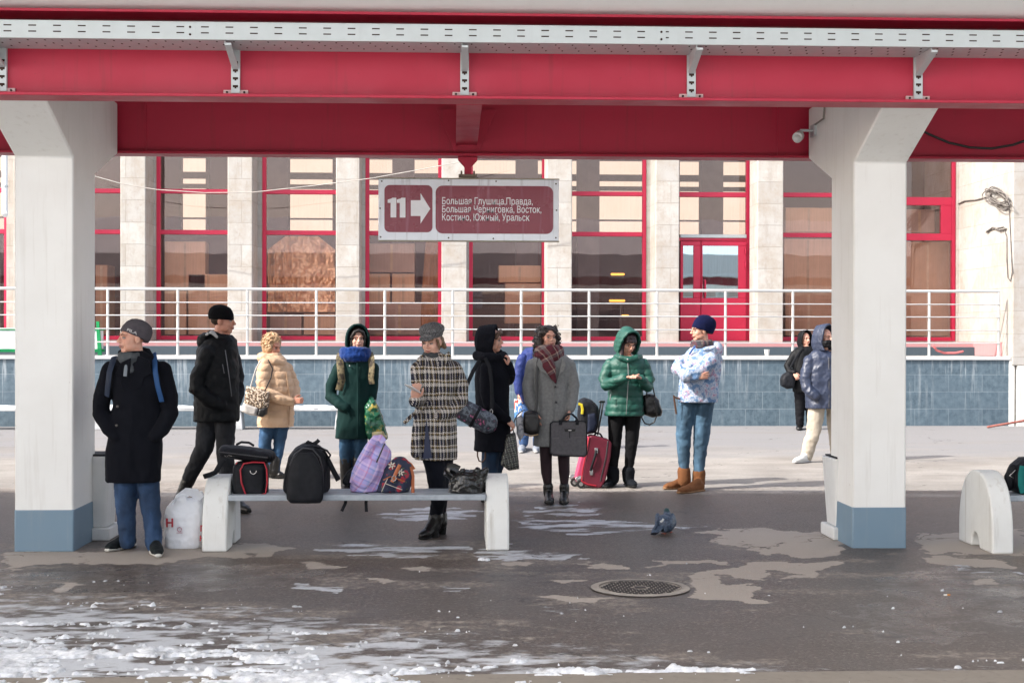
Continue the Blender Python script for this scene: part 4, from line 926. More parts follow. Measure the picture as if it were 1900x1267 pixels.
scarf(A, A.p(245, 668, -.01), .080, .085, mat('grey_scarf', (.085, .094, .10), (.05, .056, .062), rough=.95, bscale=200, bump=.5), ((-.025, .026), (.008, .028), (.036, .024)), .0, [([A.p(240, 672, -.10), A.p(244, 690, -.12)], [(.035, .015), (.03, .012)])])
A.mesh('shirt_front', MB().strap([A.p(234, 676, -.132), A.p(232, 698, -.147)], .026, .01), mat('pale_shirt', (.22, .25, .28)))
GB = mat('grey_knit', (.090, .080, .090), (.06, .055, .062), rough=.95, bscale=230, bump=.5)
hat = A.beanie(GB, 24, .022, True, 1.12)
lt = text_mb("FILA", .026, (0, 0, 0), Vector((1, 0, 0)), Vector((0, 1, 0)), .002, width=.072, bold=.03)
Ml = A.M @ Matrix.Translation((0, -.016, .022)) @ Matrix.Rotation(math.radians(24), 4, 'X') @ Matrix.Translation((0, .016, -.022))
# lettering wrapped round the cuff of the hat, on the side turned to the camera
lv = []
camdir = (A.M.to_3x3().inverted() @ Vector((-.05, -1, 0))).normalized(); th0 = math.atan2(camdir.y, camdir.x)
for x, y, z in lt.v:
    th = th0 + (x - .030) / .098; lv.append(Ml @ Vector((.0925 * math.cos(th), -.018 + .1125 * math.sin(th), .018 + y * 1.0)))
lb = MB(); lb.v = [tuple(q) for q in lv]; lb.f = lt.f; lb.mi = lt.mi
mesh('lettering', lb, mat('hat_thread', (.80, .78, .78), rough=.7, bump=0), hat)
bp = thing('backpack', 'blue backpack worn by the man in the black overcoat', 'backpack', A.p(255, 720, .25)); q = MB()
q.ell(A.p(250, 735, .24), .15, .11, .23); fuse('bag_body', q, mat('blue_nylon', (.02, .07, .19), (.012, .04, .11), rough=.6), bp, .012, 3, folds(.006, 8, .002))
mesh('shoulder_strap', MB().strap([A.p(285, 656, .03), A.p(287, 668, -.08), A.p(288, 690, -.138), A.p(292, 715, -.145), A.p(300, 745, -.11)], .045, .012), MATS['blue_nylon'], bp, smooth=40)
mesh('shoulder_strap', MB().strap([A.p(212, 662, .03), A.p(208, 674, -.09), A.p(203, 690, -.125), A.p(200, 715, -.125), A.p(198, 735, -.09)], .05, .012), mat('dark_strap', (.02, .03, .055), rough=.6), bp, smooth=40)

# --- man striding in the black jacket
B = Person('tall man in black beanie and dark jacket striding behind the left bench end', (440, 951))
secs = [(621,396,430,0,.085),(632,376,438,0,.14),(650,367,440,0,.185),(690,363,442,0,.20),(740,362,443,0,.20),(781,361,443,0,.20)]
armN = [(386,656,-.16,.072),(367,700,-.19,.070),(364,720,-.20,.070),(388,740,-.20,.062),(410,752,-.18,.052)]; armF = [(430,656,.14,.068),(441,700,.15,.062),(441,730,.08,.058),(436,748,.02,.05)]
lg = [[(418,772,0,.098),(418,840,-.02,.080),(422,895,.0,.066),(434,938,.02,.058)], [(386,772,.06,.098),(380,828,.05,.086),(360,868,.14,.070),(350,886,.18,.062)]]
B.head(414, 596, 0, 84, 0, 1.06)
B.body(secs, [armN, armF], lg, SKINR, [(B.p(408, 748, -.10), (.8, .1, -.5), (0, 1, 0), 1), (B.p(425, 745, .03), (-.4, .2, -1), (0, 1, 0), 1)])
JK = mat('black_jacket_nylon', (.0045, .0055, .007), (.003, .0035, .0045), rough=.6, scale=8, bscale=90, bump=.25)
coat_part(B, secs, [armN, armF], JK, 'jacket', fold=folds(.011, 9, .004, .9))
B.fuse('hood', MB().ell(B.p(381, 634, .02), .075, .13, .085).tube([B.p(372, 628, -.06), B.p(392, 618, -.10), B.p(412, 626, -.11), B.p(428, 634, -.06)], .03, 10), JK, .01, 3, folds(.006, 14, .002))
B.fuse('hood_lining', MB().tube([B.p(384, 621, -.10), B.p(394, 616, -.115), B.p(403, 625, -.125)], [.02, .024, .016], 10), mat('grey_fleece', (.42, .42, .42), (.30, .30, .30), rough=.95), .008, 2)
B.mesh('zip', MB().tube([B.p(418, 650, -.19), B.p(424, 690, -.203), B.p(430, 735, -.2)], .004, 6), mat('zip_grey', (.12, .12, .13), metal=.5, rough=.4))
for (a, b), (c, d_) in (((413, 676), (416, 692)), ((402, 742), (404, 760))): B.mesh('pocket_zip', MB().tube([B.p(a, b, -.212), B.p(c, d_, -.212)], .0035, 6), mat('zip_grey', (.12, .12, .13)))
legs_part(B, lg, JEAND)
shoe(B, G(434, 948), G(463, 953), BLACKL, SOLEB, B.p(436, 930, .02), .11, top=.14, srad=.06)
bt = MB(); bt.tube([B.p(358, 872, .16), B.p(346, 898, .20), B.p(340, 914, .22)], [.068, .062, .056], 14).tube([B.p(342, 908, .22), B.p(333, 932, .22)], [.058, .050], 14).tube([B.p(336, 918, .22), B.p(326, 936, .2), B.p(324, 944, .12)], [.05, .045, .035], 14)
B.fuse('boot', bt, BLACKL, .009, 2, folds(.004, 18, .002))
B.beanie(mat('black_knit', (.003, .003, .004), rough=1, bscale=230, bump=.5), -2, .014, False, 1.12, grow=1.03)
B.hair(MB().ell((0, -.038, .01), .073, .068, .05), mat('short_brown_hair', (.05, .035, .025), rough=.7), .003, 60)

# --- woman in the tan coat
C_ = Person('woman with blond curls in tan puffer coat carrying a leopard handbag', (505, 888))
secs = [(655,487,521,0,.09),(666,481,529,0,.14),(690,477,538,0,.19),(720,477,544,0,.21),(760,479,545,0,.22),(791,478,544,0,.215)]
armN = [(492,676,-.15,.072),(487,708,-.21,.072),(493,728,-.25,.068),(518,739,-.26,.060),(540,745,-.22,.052)]; armF = [(531,682,.10,.068),(545,712,.10,.062),(549,730,.02,.056),(546,740,-.06,.05)]
lg = [[(497,786,0,.088),(491,826,0,.070),(503,858,.02,.052),(507,872,.02,.048)], [(522,786,.05,.088),(518,826,.05,.066),(513,858,.03,.050),(512,874,.03,.046)]]
C_.head(506, 644, 0, 58, -12, .98)
C_.body(secs, [armN, armF], lg, SKINR, [(C_.p(543, 744, -.22), (.8, -.1, .05), (0, 1, 0), 1, .95, 1.0), (C_.p(546, 740, -.09), (-.3, -.9, -.2), (0, .2, -1), 1, .95, .8)], female=True)
TAN = mat('tan_puffer', (.54, .375, .25), (.45, .295, .185), rough=.6, scale=5, bscale=60, bump=.25)
coat_part(C_, secs, [armN, armF], TAN, fold=folds(.006, 11, .003, .9, (.088, .013)))
C_.fuse('collar', MB().tube([C_.p(483, 664, -.06), C_.p(488, 662, -.13), C_.p(508, 670, -.15), C_.p(524, 675, -.10), C_.p(526, 670, .05), C_.p(500, 656, .11), C_.p(484, 660, .04)], [.04, .045, .045, .045, .04, .04, .04], 12), TAN, .010, 3, folds(.006, 14, .003))
C_.mesh('front_seam', MB().tube([C_.p(531, 690, -.15), C_.p(538, 740, -.17), C_.p(536, 788, -.17)], .006, 6), mat('tan_seam', (.40, .26, .16)))
legs_part(C_, lg, jeans('jeans_mid', (.012, .05, .115)))
for hp, tp, an in (((503, 887), (527, 888), (508, 866)), ((493, 884), (513, 887), (503, 864))):
    shoe(C_, G(*hp), G(*tp), BLACKL, SOLEB, C_.p(an[0], an[1] + 8, .02), .095, shaft=[(C_.p(an[0] + 3, 852, .03), .066)], name='boot', srad=.058)
BLOND = mat('blond_hair', (.52, .345, .20), (.33, .20, .10), rough=.55, scale=60, bscale=200, bump=.6)
h = MB().ell((0, -.036, .058), .098, .100, .082).ell((0, -.07, -.01), .085, .06, .09).ell((-.07, -.01, .0), .035, .06, .07).ell((.07, -.01, 0), .035, .06, .07); rnd = random.Random(8)
for k in range(300):
    a = rnd.uniform(0, 6.28); b = rnd.uniform(-.5, 1.5); gr = rnd.uniform(.95, 1.16); r_ = Vector((.100 * gr * math.cos(a) * math.cos(b), -.030 + .108 * gr * math.sin(a) * math.cos(b), .045 + .095 * gr * math.sin(b)))
    if r_.y > .035 and r_.z < .085: continue
    ph = rnd.uniform(0, 6); h.tube([r_ + Vector((.012 * math.cos(ph + t), .012 * math.sin(ph + t), .009 * t - .025)) for t in np.linspace(0, 5, 9)], .0042, 6)
C_.hair(h, BLOND, .004, 60, voxel=.0042, it=0)

# --- woman in green coat with blue scarf
D = Person('woman in dark green hooded coat with bright blue scarf behind the bench', (653, 916))
secs = [(655,642,680,0,.085),(667,630,692,0,.12),(684,626,694,0,.14),(720,630,688,0,.145),(760,627,689,0,.155),(813,622,690,0,.165)]
armL = [(629,684,-.02,.064),(615,716,-.02,.060),(614,735,-.04,.060),(630,750,-.13,.053),(641,756,-.15,.046)]; armR = [(692,684,0,.064),(692,716,0,.058),(690,736,-.03,.052),(689,745,-.04,.046)]
lg = [[(643,805,0,.078),(642,850,0,.066),(642,885,.0,.050),(642,900,0,.045)], [(669,805,0,.078),(667,850,0,.066),(665,885,0,.050),(665,900,0,.045)]]
D.head(663, 629, -.02, 14, 0, .98)
D.body(secs, [armL, armR], lg, SKINP, [(D.p(644, 752, -.06), (.6, -.1, -.5), (0, 1, 0), 1), (D.p(689, 744, -.05), (-.05, -.1, -1), (-1, 0, 0), 1, .95, 1.3)], female=True)
GRN1 = mat('dark_green_cloth', (.004, .026, .024), (.0025, .017, .016), rough=.8, scale=5, bscale=160, bump=.25)
coat_part(D, secs, [armL, armR], GRN1, fold=folds(.007, 8, .003, .5))
D.mesh('placket', MB().strap([D.p(663, 672, -.15), D.p(664, 720, -.158), D.p(664, 765, -.168), D.p(664, 810, -.172)], .02, .008), GRN1)
D.mesh('pocket_flap', MB().strap([D.p(637, 748, -.165), D.p(648, 770, -.168)], .02, .01), GRN1); button(D, 649, 679, -.147, .008, mat('snap_silver', (.5, .5, .5), metal=.8, rough=.3, bump=0))
legs_part(D, lg, jeans('jeans_teal', (.010, .048, .10)))
for x, t in ((642, -3), (665, 5)): shoe(D, G(x, 911), G(x + t, 922), BLACKL, SOLEB, D.p(x, 902, 0), .095, shaft=[(D.p(x, 880, 0), .058), (D.p(x, 852, 0), .068)], name='boot', srad=.052)
D.hair(MB().ell((0, -.03, .045), .083, .095, .085).ell((-.068, .02, -.02), .016, .03, .08).ell((.068, .02, -.02), .016, .03, .08).tube([(-.07, .05, .02), (-.04, .075, .075), (0, .075, .09), (.04, .075, .075), (.07, .05, .02)], .018, 10), mat('dark_hair', (.014, .011, .010), (.03, .022, .018), rough=.45, scale=40), .004, 40)
D.hood(GRN1, .118, .152, .040, .15, -.12)
scarf(D, D.p(659, 660, -.02), .125, .115, mat('bright_blue_knit', (.003, .036, .19), (.002, .020, .11), rough=.9, bscale=220, bump=.5, sheen=.2), ((-.045, .034), (-.015, .042), (.022, .040), (.05, .030)), -.015)
CAMO = stops_mat('camo_cloth', (1, 1, 1), [(0, (.03, .02, .012)), (.42, (.10, .08, .04)), (.52, (.17, .135, .075)), (.64, (.05, .045, .022))], 22)
bp = thing('backpack', 'camouflage backpack whose straps cross the green coat with blue scarf', 'backpack', D.p(660, 720, .25)); q = MB().ell(D.p(660, 722, .26), .15, .10, .22)
fuse('bag_body', q, CAMO, bp, .012, 3, folds(.008, 9, .003))
mesh('shoulder_strap', MB().strap([D.p(632, 656, .02), D.p(630, 664, -.10), D.p(632, 684, -.162), D.p(634, 705, -.166), D.p(629, 724, -.15)], .075, .02), CAMO, bp, smooth=40)
mesh('shoulder_strap', MB().strap([D.p(686, 656, .02), D.p(689, 664, -.10), D.p(690, 684, -.155), D.p(688, 700, -.16), D.p(690, 712, -.15)], .07, .02), CAMO, bp, smooth=40)

# --- woman in the checked coat
E_ = Person('woman in checked tweed coat and grey cap looking at her phone', (803, 996))
secs = [(655,788,820,0,.075),(664,776,835,0,.105),(680,769,846,0,.13),(705,769,849,0,.14),(742,774,842,0,.135),(770,769,846,0,.15),(810,767,848,0,.16),(851,767,848,0,.165)]
armR = [(842,685,0,.068),(856,718,.02,.064),(856,742,.0,.063),(836,762,-.10,.056),(818,771,-.15,.047)]; armL = [(776,685,-.05,.064),(777,720,-.10,.058),(775,745,-.17,.056),(770,744,-.29,.050)]
lg = [[(803,842,-.02,.090),(810,890,-.02,.072),(813,930,-.01,.060),(808,962,0,.052)], [(822,842,.05,.088),(820,890,.05,.070),(816,930,.05,.058),(815,960,.06,.052)]]
E_.head(801, 634, -.02, -24, -13, 1.0)
hw_ = E_.p(769, 740, -.31)
E_.body(secs, [armR, armL], lg, SKINP, [(hw_, (.12, -.45, .75), (.1, 1, .5), -1, .95, .75, .13, .8), (E_.p(816, 766, -.06), (-.8, -.1, -.3), (0, 1, 0), -1)], female=True)
OW, NV, OC, BK = (.50, .465, .43), (.005, .007, .028), (.17, .115, .03), (.008, .007, .0075)
TWEED = plaid('tweed_check', .105, .105, [(0, NV), (.16, OW), (.26, BK), (.40, OC), (.47, OW), (.58, NV), (.70, OC), (.76, BK), (.90, OW)], [(0, OW), (.14, BK), (.22, OC), (.32, OW), (.42, BK), (.55, NV), (.72, BK), (.88, OW)], .016)
def flap(o): o.tube([E_.p(776, 770, -.14), E_.p(772, 815, -.165), E_.p(770, 845, -.17)], [(.035, .02), (.04, .02), (.04, .02)], 12, True, (0, 1, 0))
coat_part(E_, secs, [armR, armL], TWEED, fold=folds(.007, 8, .003, .5), extra=flap)
E_.mesh('lapel', MB().prism([(P(x, y, E_.Y).x, P(x, y, E_.Y).z) for x, y in ((812, 672), (833, 651), (838, 662), (826, 678), (815, 682))], 'y', E_.Y - .13, E_.Y - .09), TWEED, bevel=.008)
E_.mesh('lapel', MB().prism([(P(x, y, E_.Y).x, P(x, y, E_.Y).z) for x, y in ((796, 672), (784, 658), (776, 668), (782, 680), (795, 680))], 'y', E_.Y - .125, E_.Y - .09), TWEED, bevel=.008)
bl = MB(); E_.torso(bl, [(739,773,843,0,.140),(741,772,844,0,.144),(750,772,844,0,.145),(752,773,844,0,.142)]); bl.tube([E_.p(796, 746, -.155), E_.p(800, 750, -.16)], .018, 8).tube([E_.p(794, 748, -.155), E_.p(778, 760, -.18), E_.p(762, 773, -.2), E_.p(750, 785, -.2)], [(.02, .007)] * 4, 8, True, (0, 1, 0))
E_.fuse('belt', bl, TWEED, .008, 1)
E_.mesh('lining', MB().prism([(P(x, y, E_.Y).x, P(x, y, E_.Y).z) for x, y in ((792, 772), (802, 846), (786, 848))], 'y', E_.Y - .176, E_.Y - .17), mat('navy_lining', (.012, .02, .06), rough=.5))
legs_part(E_, lg, mat('navy_denim', (.004, .005, .010), (.007, .0085, .014), rough=.85, scale=14))
shoe(E_, G(812, 996), G(779, 1001), BLACKL, SOLEB, E_.p(807, 972, 0), .095, hh=.06, shaft=[(E_.p(809, 958, 0), .062)], name='boot', srad=.056)
shoe(E_, G(826, 990), G(795, 993), BLACKL, SOLEB, E_.p(818, 968, .05), .095, hh=.06, shaft=[(E_.p(816, 955, .06), .062)], name='boot', srad=.056)
GRC = stops_mat('grey_tweed_cap', (1, 1, 1), [(0, (.03, .03, .033)), (.45, (.09, .09, .093)), (.58, (.18, .18, .185))], 110, bump=.5)
cp = MB().ell((0, -.024, .096), .104, .116, .056).ell((0, -.018, .070), .088, .106, .036).loft([((0, -.018, .040), .082, .102, 0, 2.05), ((0, -.016, .074), .090, .108, 0, 2.05)], 28)
cp.tube([(0, .055, .054), (0, .100, .050), (0, .132, .040)], [(.072, .010), (.064, .009), (.045, .007)], 18, True, (0, 0, 1))
E_.fuse('cap', E_.hd(cp), GRC, .006, 2, folds(.003, 16, .001)); E_.fuse('cap_button', E_.hd(MB().ell((0, -.02, .153), .012, .012, .006)), GRC, .004, 1)
h = MB().ell((0, -.055, -.01), .086, .055, .07).tube([(.055, -.06, .0), (.075, -.075, -.045), (.085, -.10, -.075)], [.035, .032, .02], 10).tube([(.0, -.09, -.02), (.01, -.115, -.07), (.02, -.14, -.085)], [.04, .032, .016], 10).tube([(-.06, -.05, -.01), (-.075, -.07, -.06)], [.03, .02], 10).tube([(.07, .02, .02), (.074, .015, -.05)], [.012, .008], 8).tube([(-.05, .070, .036), (0, .084, .042), (.05, .070, .036)], .009, 8).tube([(-.068, .03, .02), (-.072, .02, -.06)], [.012, .007], 8)
E_.hair(h, mat('brown_hair', (.20, .125, .07), (.09, .055, .03), rough=.5, scale=50, bscale=180, bump=.5), .007, 45)
scarf(E_, E_.p(802, 664, -.01), .060, .065, mat('grey_turtleneck', (.07, .076, .076), (.04, .044, .048), rough=.95, bscale=220, bump=.5), ((-.03, .022), (-.005, .024), (.022, .022)), 0, name='turtleneck')
E_.mesh('cuff', MB().tube([E_.p(770, 745, -.285), E_.p(769, 740, -.305)], .045, 14, False), mat('blue_cuff', (.12, .17, .30)))
ph = thing('phone', 'white phone held by the woman in the checked coat', 'phone', E_.p(766, 722, -.40)); pc = E_.p(766, 721, -.41)
pm = MB().box(-.036, .036, -.072, .072, -.004, .004); PMx = Matrix.Translation(pc) @ Matrix.Rotation(math.radians(-35), 4, 'Z') @ Matrix.Rotation(math.radians(-24), 4, 'X') @ Matrix.Rotation(math.radians(10), 4, 'Y')
mesh('phone_case', pm.xf(PMx), mat('phone_white', (.75, .75, .76), rough=.3, bump=0), ph, bevel=.003); mesh('screen', MB().box(-.032, .032, -.064, .064, .0042, .0050).xf(PMx), mat('phone_glass', (.03, .035, .04), rough=.1, bump=0), ph)

# --- woman in the black hooded coat
F_ = Person('woman in black hooded coat seen in profile behind the right bench end', (905, 934))
secs = [(656,893,930,0,.10),(670,885,940,0,.16),(700,881,945,0,.185),(750,883,944,0,.185),(800,881,947,0,.195),(836,879,949,0,.20)]
armN = [(903,684,-.16,.068),(902,728,-.20,.062),(908,752,-.22,.058),(930,772,-.20,.050),(940,778,-.18,.045)]; armF = [(932,682,.12,.062),(946,706,.08,.055),(948,694,-.02,.048),(944,678,-.07,.044)]
lg = [[(912,828,0,.092),(908,875,0,.076),(903,915,.0,.058)], [(928,828,.10,.090),(917,875,.10,.074),(909,915,.1,.058)]]
F_.head(913, 632, 0, 78, 0, 1.0)
F_.body(secs, [armN, armF], lg, SKIN, [(F_.p(940, 778, -.18), (.7, 0, -.7), (-.5, .5, -.5), 1, .95, 1.2), (F_.p(945, 680, -.06), (-.1, -.2, 1), (-1, .2, 0), 1, .95, 1.1)], female=True)
coat_part(F_, secs, [armN, armF], BLACKW, fold=folds(.006, 8, .003, .5))
legs_part(F_, lg, jeans('jeans_navy', (.007, .028, .066)))
for x, t in ((903, 18), (911, 18)): shoe(F_, G(x - 8, 932 if x < 905 else 926), G(x + t, 934 if x < 905 else 927), BLACKL, SOLEB, F_.p(x, 916, 0 if x < 905 else .1), .10, name='boot', shaft=[(F_.p(x + 1, 902, .0 if x < 905 else .1), .068)], srad=.06)
F_.hair(MB().ell((0, -.03, .045), .083, .09, .083).tube([(-.06, .05, .03), (-.03, .082, .08), (.0, .086, .095), (.04, .08, .075), (.065, .05, .03)], .020, 10).tube([(-.062, .03, .04), (-.068, .02, -.03)], .015, 8), mat('chestnut_hair', (.12, .06, .035), (.05, .025, .015), rough=.5, scale=50), .005, 45)
F_.hood(BLACKW, .108, .150, .035, .165, -.14)
F_.fuse('shawl', MB().tube([F_.p(886, 660, -.05), F_.p(900, 664, -.14), F_.p(925, 664, -.13), F_.p(934, 662, -.02), F_.p(922, 655, .1), F_.p(892, 654, .08)], .05, 12), BLACKW, .01, 3, folds(.006, 14, .003))

# --- person in blue, half hidden
H = Person('person in blue jacket mostly hidden behind the woman in the grey coat', (984, 836))
secs = [(645,976,1010,0,.09),(655,968,1016,0,.14),(690,964,1016,0,.17),(748,965,1014,0,.175)]
armL = [(969,664,-.08,.072),(960,700,-.12,.066),(962,728,-.16,.052)]; armR = [(1013,664,-.05,.07),(1018,700,-.08,.065),(1012,728,-.1,.05)]
lg = [[(976,742,0,.088),(974,790,0,.075),(971,822,0,.065)], [(1002,742,0,.088),(1000,790,0,.075),(997,822,0,.065)]]
H.head(1007, 624, 0, 18, 0, 1.0)
H.body(secs, [armL, armR], lg, SKINR, [(H.p(962, 731, -.16), (.05, -.1, -1), (1, 0, 0), 1, 1, 1.1), (H.p(1012, 731, -.1), (0, -.1, -1), (-1, 0, 0), -1)], .008)
coat_part(H, secs, [armL, armR], mat('royal_blue_nylon', (.026, .042, .165), (.014, .024, .10), rough=.6, scale=7), 'jacket', fold=folds(.01, 9, .004, .9))
legs_part(H, lg, jeans('track_blue', (.03, .08, .20)))
for x in (970, 997): shoe(H, G(x + 1, 830), G(x - 3, 841), mat('blue_grey_shoe', (.12, .16, .22), (.3, .3, .3), scale=30), mat('pale_sole', (.5, .5, .5)), H.p(x, 824, 0), .11)
H.beanie(mat('brown_knit', (.08, .05, .04), rough=.95), 10, .02, False)

# --- woman in the grey coat
I_ = Person('curly haired woman in long grey coat and burgundy check scarf', (1033, 931))
secs = [(655,1000,1045,0,.085),(664,988,1056,0,.115),(680,986,1059,0,.135),(720,992,1053,0,.14),(770,991,1056,0,.15),(827,990,1060,0,.16)]
armL = [(988,678,0,.066),(980,715,-.02,.060),(983,742,-.06,.056),(990,761,-.10,.048)]; armR = [(1056,678,0,.066),(1064,715,-.02,.060),(1062,742,-.06,.054),(1058,758,-.10,.046)]
lg = [[(1014,820,0,.072),(1013,850,0,.060),(1014,876,.01,.055),(1017,903,0,.037),(1018,912,0,.036)], [(1046,820,0,.072),(1046,850,0,.060),(1047,876,.01,.055),(1047,903,0,.036),(1047,912,0,.036)]]
I_.head(1017, 627, 0, 20, 2, 1.0)
I_.body(secs, [armL, armR], lg, SKIN, [(I_.p(991, 763, -.11), (.25, -.15, -.9), (.9, .1, 0), 1, .95, .35), (I_.p(1057, 760, -.11), (-.1, -.1, -1), (-1, .1, 0), -1, .95, 1.35)], female=True)
GREYW = mat('grey_wool', (.225, .228, .222), (.165, .168, .166), rough=1, scale=40, bscale=240, bump=.4)
coat_part(I_, secs, [armL, armR], GREYW, fold=folds(.006, 7, .003, .5))
lapel(I_, [(1000,664),(996,676),(1003,690),(1010,692),(1031,713),(1018,690)], -.150, GREYW); lapel(I_, [(1044,664),(1050,676),(1046,690),(1041,692),(1031,713),(1038,690)], -.150, GREYW)
for px in ((1030.5, 717), (1032, 746)): button(I_, *px, -.165, .011, mat('dark_button', (.03, .03, .035), rough=.3, bump=0))
I_.mesh('front_edge', MB().tube([I_.p(1027, 716, -.154), I_.p(1028, 770, -.165), I_.p(1028, 826, -.17)], .004, 6), GREYW)
legs_part(I_, lg, mat('dark_tights', (.035, .020, .024), (.022, .012, .015), rough=.6, bump=.1), 'tights', fold=folds(.001, 10, .0))
for x, t in ((1017, 3), (1047, -1)): shoe(I_, G(x, 927), G(x + t, 938), BLACKL, SOLEB, I_.p(x, 916, 0), .100, shaft=[(I_.p(x, 902, 0), .050)], name='boot', srad=.046)
DKH = mat('curly_dark_hair', (.035, .022, .017), (.014, .010, .009), rough=.45, scale=60, bscale=200, bump=.5)
h = MB().ell((0, -.030, .055), .095, .10, .075).ell((0, -.07, -.03), .10, .06, .11).ell((.092, -.02, -.05), .038, .05, .10).ell((-.085, -.02, -.03), .028, .05, .085); rnd = random.Random(12)
for k in range(320):
    a = rnd.uniform(0, 6.28); z0 = rnd.uniform(-.19, .13); rr = (.112 if z0 < .06 else .085) * rnd.uniform(.92, 1.18)
    b0 = Vector((rr * math.cos(a), -.035 + rr * math.sin(a), z0))
    if b0.y > .035 and z0 < .075: continue
    ph = rnd.uniform(0, 6); h.tube([b0 + Vector((.017 * math.cos(ph + t), .017 * math.sin(ph + t), -.009 * t)) for t in np.linspace(0, 7, 11)], .0045, 6)
I_.hair(h, DKH, .004, 55, voxel=.0045, it=0)
MR, CR, GY = (.085, .010, .018), (.36, .27, .21), (.14, .12, .12)
SCF = plaid('burgundy_check', .13, .13, [(0, MR), (.40, (.05, .012, .02)), (.50, CR), (.58, MR), (.75, GY), (.95, CR)], [(0, MR), (.35, GY), (.55, CR), (.62, MR), (.85, (.06, .015, .025))], .012, .4, rot=(0, .5, 0))
scarf(I_, I_.p(1019, 657, -.01), .105, .105, SCF, ((-.05, .034), (-.015, .042), (.025, .042), (.055, .028)), -.01, [([I_.p(1012, 668, -.14), I_.p(1022, 684, -.165), I_.p(1027, 700, -.172), I_.p(1031, 709, -.172)], [(.075, .02), (.055, .02), (.03, .016), (.012, .012)])])

# --- woman in the green parka
J = Person('woman in green quilted parka with hood up looking down at her hands', (1150, 903))
secs = [(660,1140,1188,0,.10),(672,1128,1198,0,.14),(700,1130,1193,0,.16),(740,1128,1193,0,.165),(771,1121,1195,0,.175)]
armL = [(1132,677,-.02,.068),(1121,704,-.06,.068),(1124,715,-.10,.065),(1146,706,-.23,.056),(1158,701,-.26,.050)]; armR = [(1194,677,-.02,.068),(1204,705,-.05,.066),(1202,718,-.10,.060),(1193,708,-.21,.052),(1190,703,-.24,.046)]
lg = [[(1143,766,0,.090),(1141,820,0,.070),(1138,866,.01,.050),(1137,876,.01,.048)], [(1175,766,0,.090),(1172,820,0,.070),(1167,866,.0,.050),(1166,876,0,.048)]]
J.head(1165, 636, -.03, 20, -24, 1.02)
J.body(secs, [armL, armR], lg, SKIN, [(J.p(1160, 701, -.27), (.95, -.15, .12), (0, .2, 1), -1, .95, .25), (J.p(1188, 702, -.26), (-.55, -.6, .25), (0, .1, -1), -1, .95, .5)], female=True)
PARK = mat('green_puffer', (.008, .085, .060), (.005, .056, .040), rough=.55, scale=6, bscale=60, bump=.2)
coat_part(J, secs, [armL, armR], PARK, 'parka', fold=folds(.005, 11, .003, .9, (.075, .011)))
J.fuse('collar', MB().tube([J.p(1143, 662, -.03), J.p(1152, 664, -.12), J.p(1166, 668, -.145), J.p(1180, 664, -.12), J.p(1188, 662, -.03)], [.03, .034, .034, .034, .03], 12), PARK, .009, 3, folds(.005, 16, .002)); J.mesh('zip', MB().tube([J.p(1165, 674, -.150), J.p(1166, 700, -.172), J.p(1164, 735, -.188), J.p(1162, 768, -.19)], .0045, 8), mat('zip_silver', (.30, .31, .31), metal=.7, rough=.35, bump=0))
J.fuse('neck_cord', MB().ell(J.p(1165, 667, -.17), .012, .01, .014), mat('zip_silver', (.45, .46, .46)), .004, 1)
J.mesh('pocket_zip', MB().tube([J.p(1133, 732, -.178), J.p(1132, 742, -.180)], .006, 6), mat('zip_silver', (.45, .46, .46)))
legs_part(J, lg, mat('black_leggings', (.004, .004, .005), (.007, .007, .008), rough=.8), fold=folds(.004, 12, .002, .9))
for x, t, y in ((1139, -15, 900), (1162, 16, 900)): shoe(J, G(x, y), G(x + t, y + 6), mat('dark_suede_boot', (.008, .010, .014), (.005, .006, .008), rough=.9), SOLEB, J.p(1138 if x < 1150 else 1166, 888, 0), .105, shaft=[(J.p(1137 if x < 1150 else 1166, 874, 0), .072)], name='boot', srad=.065)
J.hair(MB().ell((0, -.03, .045), .083, .09, .083).ell((0, .030, .080), .066, .050, .042).ell((.03, .045, .062), .035, .036, .03).ell((-.03, .045, .062), .035, .036, .03).tube([(-.065, .04, .02), (-.042, .070, .050), (0, .080, .052), (.042, .070, .050), (.065, .04, .02)], .020, 10).tube([(.068, .03, .0), (.075, .04, -.06), (.085, .07, -.12), (.09, .08, -.18)], [.02, .022, .024, .012], 10).tube([(-.068, .03, .0), (-.07, .035, -.07)], [.018, .012], 10), mat('auburn_dark_hair', (.035, .016, .018), (.015, .009, .010), rough=.4, scale=50), .005, 45)
J.hood(PARK, .112, .158, .060, .15, -.13, folds(.004, 14, .002, .9, (.05, .006)))

# --- man in the patterned jacket
K = Person('man in blue and white patterned jacket and navy beanie with arms crossed', (1272, 909))
secs = [(641,1286,1324,0,.11),(654,1274,1336,0,.16),(680,1266,1338,0,.195),(710,1261,1333,0,.20),(746,1258,1331,0,.205)]
armF = [(1288,664,.12,.074),(1262,676,.0,.074),(1257,684,-.10,.070),(1280,694,-.24,.058),(1290,698,-.27,.050)]; armN = [(1318,668,-.17,.080),(1296,690,-.25,.074),(1271,699,-.25,.070),(1264,690,-.17,.064),(1285,678,-.12,.05)]
lg = [[(1275,738,.02,.098),(1268,805,.0,.082),(1269,850,.0,.062),(1270,876,0,.056)], [(1308,738,.0,.105),(1302,805,.0,.086),(1298,850,.0,.066),(1296,878,0,.060)]]
K.head(1300, 613, 0, -78, -2, 1.04)
K.body(secs, [armF, armN], lg, SKIN, [(K.p(1289, 698, -.29), (.9, -.1, .05), (0, 1, .1), 1, 1.0, .35), (K.p(1283, 679, -.12), (.6, .5, 0), (0, 0, -1), 1)])
